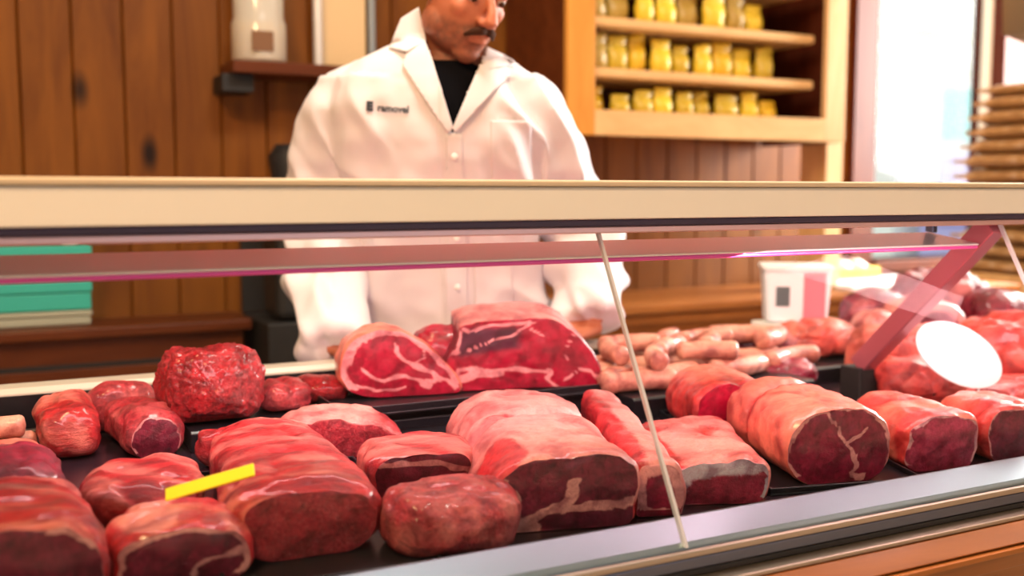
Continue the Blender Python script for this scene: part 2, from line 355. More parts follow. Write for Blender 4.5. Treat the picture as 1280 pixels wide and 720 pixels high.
# rear left counter
lc = empty('back_counter', (0, 0, 0)); tag(lc, 'dark red-brown wooden counter with drawers at the left behind the display case', 'counter')
boxes('worktop', W_RED, [(-1.5, .585, 2.60, 2.78, .872, .90)], lc, bevel=.006)
boxes('carcass', W_RED, [(-1.48, .565, 2.625, 2.78, 0.0, .872)], lc)
for x in (-.9, -.2):
    d = boxes('drawer', W_RED, [(x + .02, x + .66, 2.608, 2.6245, .56, .80)], lc); 
    boxes('drawer_pull', BLACKM, [(x + .27, x + .39, 2.590, 2.6075, .735, .75)], d, bevel=.004)
boxes('drawer_gap', BLACKM, [(-1.47, .50, 2.6225, 2.6265, .80, .812)], lc, bevel=0)
# appliance in the dark gap
ap = empty('black_cabinet', (.60, 2.5, 0)); tag(ap, 'tall black cabinet with a tan edge between dark counter and man', 'cabinet')
boxes('case', BLACKM, [(0, .27, 0, .28, .02, .895)], ap, bevel=.004)
boxes('tan_side_frame', W_COUNTER, [(.2705, .33, -.02, .28, 0, .895)], ap)
boxes('tan_foot_rail', W_COUNTER, [(.02, .27, -.02, -.0005, .62, .66)], ap)
dkp = boxes('dark_gap_sheet_1', BLACKM, [(.60, .86, WY - .02, WY - .006, .897, 1.18)], bevel=0); struct(dkp); dkp['label'] = 'dark sheet filling the gap above the black cabinet'  # plain black sheet filling the dark gap beside the man

# turquoise boxes
for k, (z, h, m, lab, cat, nm) in enumerate([(.901, .035, mat('grey_green_card', (.40, .42, .33), .7), 'grey green flat box under the turquoise boxes', 'box', 'flat_box'),
        (.937, .07, mat('turquoise_box', (.035, .46, .38), .6), 'lower turquoise box in the stack on the dark counter', 'box', 'storage_box'),
        (1.008, .085, None, 'upper turquoise box with white knob in stack on dark counter', 'box', 'storage_box')]):
    m = m or bpy.data.materials['turquoise_box']
    e = empty(nm, (-.05, 2.72, z)); tag(e, lab, cat, None)
    if k: e['group'] = 'turquoise storage boxes'
    s = .002 * k
    boxes('box_body', m, [(-.26, .26 + s, -.06, .06, 0, h * .6)], e, bevel=.004)
    boxes('box_lid', m, [(-.263, .263 + s, -.063, .063, h * .6 + .001, h - .001)], e, bevel=.003)
    if k == 2: lathe('knob', [(.012, 0), (.018, .004), (.018, .012), (.01, .016)], WHITE, e, loc=(.22, -.04, h))

# rear right counter
rc = empty('back_counter', (0, 0, 0)); tag(rc, 'light pine counter with moulded drawer front below the wall cabinet', 'counter')
boxes('worktop', W_COUNTER, [(1.02, 3.65, 2.41, 2.79, .872, .90)], rc, bevel=.006)
boxes('moulding', W_COUNTER, [(1.03, 3.64, 2.425, 2.44, .84, .866)], rc, bevel=.004)
boxes('carcass', W_COUNTER, [(1.04, 3.63, 2.445, 2.79, 0.0, .872)], rc)
for x in (1.1, 1.75, 2.4):
    d = boxes('drawer', W_COUNTER, [(x, x + .6, 2.432, 2.4445, .60, .80)], rc)
    lathe('knob', [(.008, 0), (.014, .01), (.012, .02)], BLACKM, d, loc=(x + .3, 2.4315, .70)).rotation_euler = (R(90), 0, 0)
# white board, yellow tray with white bags, on the right counter
o = boxes('chopping_board', WHITE, [(-.22, .25, -.14, .1, 0, .02)], loc=(2.68, 2.56, .9008), bevel=.004); tag(o, 'white chopping board lying on the pine counter under the window', 'board')
e = empty('food_tray', (2.62, 2.66, .9215)); tag(e, 'yellow plastic tray on the white board under the window', 'tray')
boxes('tray_base', YM[0], [(-.12, .14, -.07, .07, 0, .006), (-.12, .14, -.07, -.064, .006, .04), (-.12, .14, .064, .07, .006, .04), (-.12, -.114, -.064, .064, .006, .04), (.134, .14, -.064, .064, .006, .04)], e)
for k, (dx, dz) in enumerate(((-.06, .0), (.02, .0), (.09, .0))):
    bm = bmesh.new(); ball(bm, (0, 0, .024), (.036, .045, .028))
    for vtx in bm.verts: vtx.co += vtx.co.normalized() * noise.noise(vtx.co * 40 + Vector((k * 5, 0, 0))) * .008
    o = finish(bm, 'cheese_ball', mat('white_cheese', (.85, .80, .72), .5), smooth=True, loc=(2.62 + dx, 2.66, .932)); tag(o, 'pale wrapped round lump lying in the yellow tray', 'food', 'pale lumps in the yellow tray')

# wooden stand at right with wrapped stack
st = empty('display_stand', (2.62, 2.035, 0)); tag(st, 'tan wooden stand at the right carrying the stacked wrapped packs', 'stand')
boxes('stand_top', W_LIGHT, [(.03, .75, -.12, .28, .955, .975)], st)
boxes('stand_board', W_LIGHT, [(.0, .8, -.16, .3, .84, .862)], st)
for x in (.035, .70):
    for y in (-.11, .24): boxes('leg', W_LIGHTV, [(x, x + .04, y, y + .04, 0, .8395)], st); boxes('upright', W_LIGHTV, [(x, x + .04, y, y + .04, .8625, .9545)], st)
PK = mat('brown_wrapped_pack', (.36, .21, .085), .32)
n = N(PK, 'ShaderNodeTexNoise', i_Scale=22.0, i_Detail=4.0); L(PK, coords(PK), n.inputs['Vector'])
r = ramp(PK, [(.35, (.25, .13, .045)), (.6, (.46, .28, .12)), (.75, (.66, .58, .50))]); L(PK, n.outputs[0], r.inputs[0]); L(PK, r.outputs[0], PK.node_tree.nodes['Principled BSDF'].inputs['Base Color']); bump(PK, n.outputs[0], .8, .006)
random.seed(3); z = .9755
def pack_mesh(seed, wd, dp, h):
    bm = bmesh.new(); box(bm, -wd / 2, wd / 2, -dp / 2, dp / 2, 0, h)
    bmesh.ops.subdivide_edges(bm, edges=bm.edges, cuts=7, use_grid_fill=True)
    for vtx in bm.verts:
        c = vtx.co; ex = abs(c.x) / (wd / 2); ey = abs(c.y) / (dp / 2); e = max(ex, ey)
        zz = (c.z - h / 2) * (1 - .75 * max(0, e - .75) / .25 ) + h / 2
        c.z = zz
        nn = noise.noise(Vector((c.x * 18 + seed * 9, c.y * 18, c.z * 25)))
        c.x += nn * .012 * ex; c.y += nn * .012 * ey; c.z = min(h, max(0, c.z + nn * .003))
    return bm
heights = [.045] * 12 + [.036]
for k, h in enumerate(heights):
    dx = .0 if k < 8 else (k - 7) * .018
    lab = {0: 'brown wrapped flat pack at the bottom of the tall stack', 12: 'brown wrapped pack topmost of the stack beside the window'}.get(k, 'brown plastic wrapped flat pack within the tall stack at right')
    o = finish(pack_mesh(k, .36 + random.uniform(-.015, .015), .30, h - .001), 'wrapped_pack', PK, smooth=True, loc=(2.86 + dx + random.uniform(-.006, .006), 2.08, z)); z += h
    tag(o, lab, 'wrapped pack', 'brown wrapped packs stacked at the right')
o = finish(pack_mesh(40, .10, .09, .05), 'red_pouch', mat('red_plastic', (.60, .02, .05), .35), smooth=True, loc=(2.89, 2.05, z)); tag(o, 'small red pouch lying on top of the brown wrapped stack', 'pouch')
bm = pack_mesh(50, .44, .2, .50)
o = finish(bm, 'hanging_sack', mat('dark_sack', (.20, .15, .09), .6), smooth=True, loc=(2.86, 2.02, 1.650), rot=(0, R(12), 0)); tag(o, 'dark olive paper sack hanging above the wrapped stack', 'sack')
o2 = boxes('hook', STEEL_D, [(-.004, .004, -.004, .004, .49, 1.06)], o, bevel=0)

# ================================================================ DISPLAY CASE
SL = .05; PLAT = .862
def dz(y, x=0):
    if y >= 1.555 and x > .26: return PLAT
    return .80 + SL * (y - .97)
CX0, CX1 = -1.30, 2.95
dc = empty('display_case', (CX0, 1.4, 0)); tag(dc, 'glass fronted refrigerated display counter with cream top and steel sill', 'display case')
def cpart(name, prof, m, x0=CX0, x1=CX1, parent=None, bevel=.0015):
    bm = bmesh.new(); prism(bm, [(y - 1.4, z) for y, z in prof], x0 - CX0, x1 - CX0); return finish(bm, name, m, parent or dc, bevel=bevel)
DECK = mat('dark_deck', (.016, .009, .014), .25)
cpart('deck', [(.985, dz(.985) - .02), (1.775, dz(1.775, 0) - .02), (1.775, dz(1.775, 0)), (.985, dz(.985))], DECK, bevel=0)
cpart('front_sill', [(.922, .815), (.928, .820), (.970, .8345), (.978, .832), (.978, .79), (.922, .79)], STEEL)
cpart('sill_groove', [(.926, .789), (.95, .789), (.95, .786), (.926, .786)], STEEL_D, parent=None)
cpart('brass_trim', [(.914, .8135), (.921, .8135), (.921, .8055), (.914, .8055)], BRASS)
cpart('blue_strip', [(.916, .8045), (.921, .8045), (.921, .791), (.916, .791)], STEEL_D)
cpart('plinth_shadow_gap', [(.917, .790), (.925, .790), (.925, .7825), (.917, .7825)], BLACKM)
cpart('trim_bead', [(.895, .782), (.95, .782), (.95, .776), (.895, .776)], BRASS)
cpart('wood_apron', [(.893, .7755), (.95, .7755), (.95, .757), (.868, .757), (.864, .760)], W_APRON)
cpart('apron_bead', [(.858, .7565), (.95, .7565), (.95, .749), (.858, .749)], W_COUNTER)
cpart('wood_fascia', [(.866, .7485), (.95, .7485), (.95, .724), (.872, .724)], W_APRON)
cpart('wood_fascia', [(.880, .7235), (.95, .7235), (.95, .695), (.886, .695)], W_APRON)
cpart('case_pan', [(.985, .700), (1.78, .700), (1.78, .775), (.985, .775)], STEEL_D)
cpart('sill_darkening_sheet', [(1.7755, .845), (1.7775, .845), (1.7775, .899), (1.7755, .899)], BLACK, bevel=0)  # thin black sheet added so the rear sill's front face reads dark
cpart('rear_sill', [(1.778, .80), (1.838, .80), (1.838, .905), (1.832, .910), (1.786, .910), (1.778, .902)], mat('pale_sill', (.55, .50, .42), .35))
for x in (-.95, .1, 1.15, 1.95, 2.75):
    for y in (.93, 1.72): boxes('leg', W_DARK, [(x - CX0, x - CX0 + .05, y - 1.4, y - 1.4 + .05, 0, .694 if y < 1 else .699)], dc)
cpart('raised_step', [(1.56, dz(1.56, 0) + .0005), (1.7745, dz(1.775, 0) + .0005), (1.7745, PLAT), (1.565, PLAT), (1.56, PLAT - .004)], BLACK, .255, 2.6)
cpart('raised_step', [(1.465, dz(1.465, 0) + .0005), (1.5595, dz(1.5595, 0) + .0005), (1.5595, PLAT), (1.470, PLAT), (1.465, PLAT - .004)], BLACK, .985, 1.40)
# canopy: cream top slab and what hangs from it
cpart('canopy_top', [(1.090, 1.186), (1.36, 1.186), (1.36, 1.226), (1.094, 1.226), (1.090, 1.222)], CREAM)
cpart('canopy_edge_strip', [(1.088, 1.2265), (1.362, 1.2265), (1.362, 1.2345), (1.092, 1.2345), (1.088, 1.233)], mat('tan_edge', (.62, .50, .34), .45))
cpart('glass_seal', [(1.096, 1.177), (1.135, 1.177), (1.135, 1.1855), (1.096, 1.1855)], RUBBER)
cpart('glass_channel', [(1.099, 1.168), (1.130, 1.168), (1.130, 1.1765), (1.099, 1.1765)], MAUVE)
cpart('light_housing', [(1.132, 1.137), (1.230, 1.152), (1.236, 1.150), (1.236, 1.134), (1.132, 1.134)], MAUVE_S, -.9, 1.425)
DIFF = mat('magenta_lamp_diffuser', (.55, .05, .25), .3, emis=(.9, .08, .35), es=.12)
cpart('lamp_diffuser', [(1.140, 1.128), (1.222, 1.128), (1.222, 1.1335), (1.134, 1.1335), (1.134, 1.129)], DIFF, -.9, 1.425)
for x in (-.5, 1.41):
    cpart('hanger', [(1.212, 1.1515), (1.228, 1.1535), (1.228, 1.1855), (1.212, 1.1855)], STEEL_D, x, x + .012)
# struts and glass
JX = [-.83, -.07, .692, 1.452, 2.212]
MPINK = mat('rose_painted_metal', (.52, .15, .19), .35, .5)
for x in (-.83, 1.452, 2.6):
    bm = bmesh.new(); A = Vector((0, 1.400 - 1.4, .895)); B = Vector((0, 1.128 - 1.4, 1.168)); d = (B - A).normalized(); nn = Vector((0, -d.z, d.y)) * .018
    prof = [A + nn, A - nn, B - nn, B + nn]
    prism(bm, [(p.y, p.z) for p in prof], x - CX0 - .016, x - CX0 + .016)
    s = finish(bm, 'strut', MPINK, dc, bevel=.002)
    boxes('strut_foot', BLACKM, [(x - CX0 - .024, x - CX0 + .024, -.02, .03, dz(1.4) + .0003, .8935)], s, bevel=.003)
gv = (Vector((0, 1.119, 1.175)) - Vector((0, .930, .818)))
for a, b in zip(JX, JX[1:]):
    bm = bmesh.new(); th = .003
    prism(bm, [(.922 - 1.4 - th, .8165), (.922 - 1.4 + th, .8165), (1.116 - 1.4 + th, 1.1675), (1.116 - 1.4 - th, 1.1675)], a + .0025 - CX0, b - .0025 - CX0)
    g = finish(bm, 'glass_panel', GLASS, dc)
for x in JX[:]:
    bm = bmesh.new(); th = .0034
    prism(bm, [(.922 - 1.4 - th, .8165), (.922 - 1.4 + th, .8165), (1.116 - 1.4 + th, 1.1675), (1.116 - 1.4 - th, 1.1675)], x - .002 - CX0, x + .002 - CX0)
    finish(bm, 'glass_edge', GEDGE, dc, bevel=0)

# trays on the deck
PITCH = math.atan(SL)
def tray(x, y, yaw, wx, wy, label, h=.012, z=None):
    e = empty('meat_tray', (x, y, (dz(y) if z is None else z) + .0008), (PITCH if z is None else 0, 0, -R(yaw))); tag(e, label, 'tray', 'black meat trays')
    t = .004
    boxes('tray_floor', BLACK, [(-wx / 2, wx / 2, -wy / 2, wy / 2, 0, .004)], e, bevel=.001)
    boxes('tray_rim', BLACK, [(-wx / 2, wx / 2, -wy / 2, -wy / 2 + t, .0042, h), (-wx / 2, wx / 2, wy / 2 - t, wy / 2, .0042, h), (-wx / 2, -wx / 2 + t, -wy / 2 + t, wy / 2 - t, .0042, h), (wx / 2 - t, wx / 2, -wy / 2 + t, wy / 2 - t, .0042, h)], e, bevel=.001)
    return e
tray(.79, 1.652, 0, .62, .235, 'black tray under the ribeye and the big sirloin', .016, PLAT)
tray(.33, 1.225, 4, .235, .40, 'black tray under the long rolled roast at front left')
tray(1.105, 1.235, 14, .24, .42, 'black tray under the fat-capped roasts right of the glass joint')
tray(.62, 1.50, 0, .34, .10, 'black tray between the fat-topped wedge and the ribeye', .02)

# ================================================================ MEAT
def outline_default(n=72, p=2.6, flat=.12, skew=0):
    """closed outline, lateral -1..1, height 0..1, flattened underneath"""
    out = []
    for k in range(n):
        a = 2 * math.pi * k / n
        c, s = math.cos(a), math.sin(a)
        x = math.copysign(abs(c) ** (2 / p), c); z = math.copysign(abs(s) ** (2 / p), s)
        z = (z + 1) / 2
        if z < .5: z = max(z, flat * .5) - flat * .5
        out.append((x + skew * z, z))
    return out
def outline_pts(P, n=72):
    P = list(P); m = len(P); ext = P[-1:] + P + P[:2]
    dense = []
    for i in range(1, m + 1):
        p0, p1, p2, p3 = ext[i - 1], ext[i], ext[i + 1], ext[(i + 2) if i + 2 < len(ext) else 2]
        for k in range(12):
            t = k / 12
            dense.append(tuple(.5 * (2 * b + (c - a) * t + (2 * a - 5 * b + 4 * c - d) * t * t + (-a + 3 * b - 3 * c + d) * t ** 3) for a, b, c, d in zip(p0, p1, p2, p3)))
    # resample by length, starting nearest to (1,.5)
    s = min(range(len(dense)), key=lambda i: (dense[i][0] - 1) ** 2 + (dense[i][1] - .5) ** 2)
    dense = dense[s:] + dense[:s] + [dense[s]]
    Ls = [0]
    for a, b in zip(dense, dense[1:]): Ls.append(Ls[-1] + math.hypot(b[0] - a[0], b[1] - a[1]))
    out = []; j = 0
    for k in range(n):
        t = Ls[-1] * k / n
        while Ls[j + 1] < t: j += 1
        f = (t - Ls[j]) / max(1e-9, Ls[j + 1] - Ls[j])
        out.append((dense[j][0] * (1 - f) + dense[j + 1][0] * f, max(0, dense[j][1] * (1 - f) + dense[j + 1][1] * f)))
    return out
def seg(p, a, b):
    ax, ay = a; bx, by = b; px, py = p; dx, dy = bx - ax, by - ay
    t = max(0, min(1, ((px - ax) * dx + (py - ay) * dy) / max(1e-9, dx * dx + dy * dy)))
    return math.hypot(px - ax - t * dx, py - ay - t * dy)
def veins(lines):
    """lines: [(width, [(a,b),...])] in the cut face's own coords (lateral -1..1, height 0..1)"""
    def f(a, b, r):
        p = (a + .09 * noise.noise(Vector((a * 4, b * 8, 3.3))), b + .05 * noise.noise(Vector((a * 4, b * 8, 9.1))))
        v = 0
        for wd, pl in lines:
            for q0, q1 in zip(pl, pl[1:]):
                dd = seg((p[0], p[1] * 1.0), q0, q1)
                v = max(v, 1 - sm(wd * .5, wd * 1.3, dd))
        return v
    return f
SEED = [0]
def meat(name, at, yaw, w, h, Ln, body, label, cat='raw meat', group=None, cut=None, cutfn=None, darkfn=None, rim=.0, outline=None, front=None, back='round', taper=None,
         lump=.006, lf=14, fine=.0024, ff=70, ridges=None, fatfn=None, bend=0, sweep=None, zoff=.0, rot=None, stations=56, tilt=0, bulge=.004, edge=.010, hfn=None, zfn=None, along=False, groove=(13, 11, .0028), seam=None):
    SEED[0] += 1; sd = Vector((SEED[0] * 7.31, SEED[0] * 3.17, SEED[0] * 1.7))
    OL = outline or outline_default(); n = len(OL)
    x0, y0 = at; base = dz(y0, x0) + zoff + .0012; onp = y0 >= 1.555 and x0 > .26
    root = empty(name, (x0, y0, base), rot or (0 if onp else PITCH, R(tilt), -R(yaw)))
    tag(root, label, cat, group)
    tp = taper or (lambda t: (1, 1))
    ys = []; M = stations; fr = .35 * min(w, h) if front != 'soft' else .5 * h
    for i in range(M + 1):
        t = i / M; ys.append(t)
    bm = bmesh.new(); rings = []; info = []; grv = []
    def endscale(t):
        y = t * Ln; s = 1
        if cut:
            if y < edge: q = 1 - y / edge; s *= 1 - (edge * .55 / (w * .5)) * q * q
        else:
            e = min(Ln * .48, w * .45)
            if y < e: q = 1 - y / e; s *= max(.02, (1 - q ** 2.6)) ** (1 / 2.2)
        if back == 'round':
            e = min(Ln * .48, w * .45); yy = Ln - y
            if yy < e: q = 1 - yy / e; s *= max(.02, (1 - q ** 2.6)) ** (1 / 2.2)
        elif back == 'flat':
            yy = Ln - y
            if yy < edge: q = 1 - yy / edge; s *= 1 - (edge * .8 / (w * .5)) * q * q
        return s
    # denser stations near the ends
    ts = [(.5 - .5 * math.cos(math.pi * t)) * .55 + t * .45 for t in ys]
    if cut: ts = [0] + [edge / Ln * k / 4 for k in range(1, 4)] + [t for t in ts if t > edge / Ln]
    for t in ts:
        es = endscale(t); sw, sh = tp(t); ring = []
        for (a, b) in OL:
            wx = a * w / 2 * sw * es; wz = b * h * sh
            mid = .42 * h * sh
            wz = mid + (wz - mid) * es if not (cut and t * Ln < edge * 1.01) else wz * (1 - (1 - es) * .5)
            p = Vector((wx, t * Ln, wz))
            q = p + sd
            nrm = Vector((a, 0, (b - .45) * 2)); nrm.normalize() if nrm.length > 0 else None
            k = min(1, wz / (.25 * h)) if wz >= 0 else 0
            d = noise.noise(q * lf) * lump + noise.noise(q * lf * 2.3) * lump * .45 + noise.noise(q * ff) * fine
            g1 = noise.noise(Vector((q.x * groove[0], q.y * groove[1], q.z * groove[0]))); gv_ = max(0, 1 - abs(g1) * 7); d -= gv_ * groove[2]
            if seam:
                for (t0, k_, w_, dp) in seam: d -= dp * (1 - sm(0, w_, abs(t - t0 - k_ * a)))
            if ridges:
                amp, fq, sk = ridges
                ph = (t * Ln * fq + a * sk + noise.noise(q * 9) * .6)
                d += amp * (abs(math.sin(ph * math.pi)) ** .6 - .6)
            p += nrm * d * max(k, .15)
            p.z = max(p.z, 0)
            if bend: p.x += bend * (t - .5) ** 2 * 4 - bend * .5
            if zfn: p.z += zfn(t) 
            ring.append(bm.verts.new(p)); info.append((t, a, b)); grv.append(gv_)
        rings.append(ring)
    for A, B in zip(rings, rings[1:]):
        for k in range(n): bm.faces.new((A[k], B[k], B[(k + 1) % n], A[(k + 1) % n]))
    if not cut: bm.faces.new(rings[0])
    bm.faces.new(rings[-1][::-1])
    ringco = [v.co.copy() for v in rings[0]]
    bm.verts.ensure_lookup_table()
    fat = []
    for v, (t, a, b) in zip(bm.verts, info):
        fat.append(fatfn(t, a, b, v.co + sd) if fatfn else .35 + .5 * noise.noise((v.co + sd) * 12))
    bo = finish(bm, 'meat_body' , body, root, smooth=True)
    at_ = bo.data.attributes.new('fat', 'FLOAT', 'POINT')
    for i, f in enumerate(fat): at_.data[i].value = f - .22 * grv[i]
    def face(rc, sign, nm, mt):
        bm = bmesh.new(); c = sum(rc, Vector()) / len(rc); K = 26; rr = []; inf = []
        for k in range(K):
            s = 1 - k / K; r_ = []
            for j, p in enumerate(rc):
                q = c + (p - c) * s
                q.y += -sign * bulge * (1 - s * s) + (noise.noise((q + sd) * 45) * .0016 if k else 0)
                r_.append(bm.verts.new(q)); inf.append((q.x / (w / 2 * tp(0)[0]), q.z / (h * tp(0)[1]), s))
            rr.append(r_)
        cc = bm.verts.new(c + Vector((0, -sign * bulge, 0))); inf.append((c.x / (w / 2), c.z / h, 0))
        for A, B in zip(rr, rr[1:]):
            for j in range(n): bm.faces.new((A[j], A[(j + 1) % n], B[(j + 1) % n], B[j]))
        for j in range(n): bm.faces.new((rr[-1][j], rr[-1][(j + 1) % n], cc))
        o = finish(bm, nm, mt, root, smooth=True)
        aa = o.data.attributes.new('fat', 'FLOAT', 'POINT')
        for i, (a, b, s) in enumerate(inf):
            f = cutfn(a, b, s) if cutfn else 0
            if rim and b > .12:
                f = max(f, sm(1 - rim * 1.3, 1 - rim * .7, s + .10 * noise.noise(Vector((a * 3, b * 4, 1)) + sd) + .05 * noise.noise(Vector((a * 12, b * 12, 1)) + sd))) * .85
            aa.data[i].value = f * .9
        if darkfn:
            ab = o.data.attributes.new('dark', 'FLOAT', 'POINT')
            for i, (a, b, s) in enumerate(inf): ab.data[i].value = darkfn(a, b)
        return o
    if cut: face(ringco, 1, 'cut_face', cut)
    return root
def captop(th=.45, amp=.35):
    return lambda t, a, b, p: .5 + (b - th) * 2.2 + amp * noise.noise(p * 16)
def bands(fq=30, sk=.3, base=.45, amp=.5, skz=0):
    def f(t, a, b, p):
        y = p.y + p.x * sk * .6
        return base + amp * 1.5 * noise.noise(Vector((p.x * 6, y * fq * 1.7, p.z * 7))) + amp * .8 * noise.noise(Vector((p.x * 14, y * fq * 4.5, p.z * 14)))
    return f
def patch(*spots, base=.15, amp=.5):
    """spots: (t, a, radius_t, radius_a, value)"""
    def f(t, a, b, p):
        v = base + amp * noise.noise(p * 18)
        for (t0, a0, rt, ra, val) in spots:
            d = math.hypot((t - t0) / rt, (a - a0) / ra)
            v += val * (1 - sm(.6, 1.15, d))
        return v
    return f
MMs = MM
# ---- front row, left to right
meat('shoulder_slab', (.018, 1.06), 2, .158, .098, .235, MM['stripe'], 'large striped red slab in the bottom left corner of the display', 'raw meat', 'red meat slabs at the front left', cut=MM['darkcut'], rim=.04,
     fatfn=bands(16, .8, .42, .6), lump=.012, lf=11, taper=lambda t: (1 - .25 * t, 1 - .15 * t), outline=outline_default(p=3))
meat('beef_slab', (.008, 1.310), 2, .125, .078, .16, MM['dark'], 'dark maroon piece behind the striped slab at the left edge', 'raw meat', cut=None, fatfn=patch(base=.12, amp=.3), lump=.009, lf=14)
meat('pork_slice', (.012, 1.50), 2, .085, .055, .07, MM['pinkflap'], 'small pale pink piece behind the dark maroon meat at far left', 'raw meat', fatfn=captop(.3), lump=.006)
meat('shoulder_slab', (0.152, 1.238), 4, 0.140, 0.066, 0.138, MM['stripe'], 'folded red shoulder slab with white fat bands, behind the yellow tag', 'raw meat', fatfn=bands(17, 1.2, .55, .6), lump=.011, lf=13, outline=outline_default(p=3.2), ridges=(.005, 18, .6))
meat('loin_chop_joint', (0.168, 1.083), 3, 0.147, 0.065, 0.128, MM['fatcap'], 'thick chop with creamy fat patch and dark cut face, front left below yellow tag', 'raw meat', cut=MM['darkcut'], rim=.10,
     fatfn=patch((.45, -.45, .45, .45, .7), (.4, .8, .5, .3, .25), base=.25, amp=.5), lump=.006, cutfn=veins([(.05, [(.1, 0), (.15, .4), (.9, .55)])]), outline=outline_default(p=2.9))
meat('rolled_roast', (0.306, 1.098), 4, 0.184, 0.086, 0.381, MM['stripe'], 'long banded rolled roast at the front left with dull red cut end', 'raw meat', zoff=.0045, cut=MM['rough'], cutfn=lambda a, b, s: .10, darkfn=lambda a, b: .2,
     fatfn=bands(20, .5, .42, .42), seam=[(.22, .05, .03, .004), (.40, -.04, .03, .005), (.60, .06, .03, .005), (.8, 0, .03, .006)], lump=.006, lf=12, ridges=(.0035, 20, .4), taper=lambda t: (1 - .24 * t, 1 - .16 * t), edge=.034)
meat('brisket_piece', (0.496, 1.223), 8, 0.157, 0.070, 0.128, MM['stripe'], 'red roast with diagonal white fat streaks behind the coarse roast', 'raw meat', fatfn=bands(20, .9, .48, .6), lump=.006, outline=outline_default(p=3.6), cut=MM['darkcut'], edge=.022, cutfn=veins([(.06, [(-.8, .8), (.2, .75), (.9, .5)]), (.04, [(-.3, .3), (.6, .15)])]))
meat('coarse_roast', (0.460, 1.016), 8, 0.160, 0.074, 0.131, MM['rough'], 'coarse grained pinkish red roast at the front edge left of the large loin', 'raw meat', fatfn=lambda t, a, b, p: .44 + .4 * noise.noise(p * 40), lump=.006, lf=20, fine=.003, ff=110, outline=outline_default(p=3.4))
GOUT = outline_pts([(1, .25), (1.0, .7), (.72, .93), (.1, 1.0), (-.5, .96), (-.85, .7), (-1, .3), (-.85, .02), (-.2, 0), (.85, 0)])
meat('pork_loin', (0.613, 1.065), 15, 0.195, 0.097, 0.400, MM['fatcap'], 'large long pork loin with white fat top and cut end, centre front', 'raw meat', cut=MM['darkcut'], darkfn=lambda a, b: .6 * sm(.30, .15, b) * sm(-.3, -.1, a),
     cutfn=veins([(.16, [(-.9, .02), (-.45, .06)]), (.07, [(-.5, .08), (-.3, .28), (.05, .30), (.9, .30)]), (.09, [(.0, .30), (.05, .42), (.12, .60)]), (.03, [(-.85, .8), (-.55, .4)]), (.05, [(-.7, 1.0), (.9, 1.0)])]),
     fatfn=lambda t, a, b, p: (.62 + (b - .35) * 1.0 - .95 * (1 - sm(.35, .8, math.hypot((t - .08) / .28, (a + .72) / .55))) - .55 * (1 - sm(.0, .030, abs(t - .52 - .04 * a))) + .55 * noise.noise(Vector((p.x * 22, p.y * 9, p.z * 22)))),
     seam=[(.50, .08, .045, .010), (.78, -.05, .03, .004)], lump=.005, lf=12, outline=GOUT, edge=.012, ridges=(.003, 5.2, .3))
meat('rib_strip', (0.749, 1.056), 20, 0.069, 0.075, 0.387, MM['fatcap'], 'narrow fatty rib strip lying left of the glass joint', 'raw meat', 'rib strips at the glass joint', fatfn=lambda t, a, b, p: .55 + (a + .35) * 1.3 + .5 * noise.noise(p * 22), lump=.006, cut=MM['cut'], rim=.4,
     outline=outline_pts([(1, .1), (1, .6), (.6, .95), (-.6, 1), (-.95, .8), (-1, .2), (-.8, 0), (.8, 0)]))
meat('rib_rack', (0.842, 1.065), 24, 0.157, 0.061, 0.268, MM['fatcap'], 'flat pink rib rack with bluish white bone end right of the glass joint', 'raw meat', 'rib strips at the glass joint', cut=MM['bone'], rim=.05,
     cutfn=veins([(.30, [(-.8, .2), (-.55, .7), (.0, .9), (.7, .92)])]), fatfn=lambda t, a, b, p: .75 - 1.2 * sm(-.45, -.75, a) - .5 * sm(.3, .1, b) + .4 * noise.noise(p * 20), lump=.005,
     outline=outline_pts([(1, .3), (1, .8), (.7, 1), (0, .96), (-.7, .80), (-.98, .5), (-.9, .05), (-.2, 0), (.8, .02)]))
KOUT = outline_default(p=2.25, flat=.1)
meat('rump_roast', (1.067, 1.291), 12, 0.151, 0.100, 0.170, MM['orange'], 'fat covered roast with red left end behind the rib rack', 'raw meat', 'fat-capped roasts right of the glass', cut=MM['bright'], rim=.0,
     fatfn=lambda t, a, b, p: .78 - .9 * (1 - sm(.0, .25, t)) - .7 * (1 - sm(-.98, -.6, a)) + .3 * noise.noise(p * 16), lump=.005, outline=KOUT)
meat('rolled_rump', (1.060, 1.058), 14, 0.169, 0.115, 0.241, MM['orange'], 'thick orange-pink roast with round dark cut face crossed by a white seam', 'raw meat', 'fat-capped roasts right of the glass', cut=MM['cut'],
     cutfn=veins([(.035, [(-.25, .92), (.05, .55), (.3, .3)]), (.05, [(.3, .35), (.22, .12), (.45, .1)]), (.02, [(.05, .55), (.5, .7)])]), rim=.05,
     fatfn=lambda t, a, b, p: .80 - .8 * (1 - sm(.02, .05, abs(t - .62 - .1 * a))) + .28 * noise.noise(p * 14), seam=[(.66, .12, .06, .010)], lump=.006, lf=10, outline=KOUT, edge=.010)
meat('rolled_topside', (1.253, 1.046), 14, 0.140, 0.086, 0.181, MM['orange'], 'medium roll with marbled dark cut face right of the thick orange roast', 'raw meat', cut=MM['marble'], rim=.05,
     fatfn=lambda t, a, b, p: .55 - .9 * (1 - sm(0, .16, t)) * (a < .2) + .45 * noise.noise(p * 20), lump=.008, lf=16, outline=outline_default(p=2.6))
meat('rolled_topside', (1.404, 1.032), 12, 0.122, 0.088, 0.146, MM['orange'], 'small bright red roll with dark cut face at the right edge', 'raw meat', cut=MM['darkcut'], rim=.05,
     fatfn=lambda t, a, b, p: .35 + .3 * sm(.2, .7, t) + .4 * noise.noise(p * 20), lump=.008, lf=16)
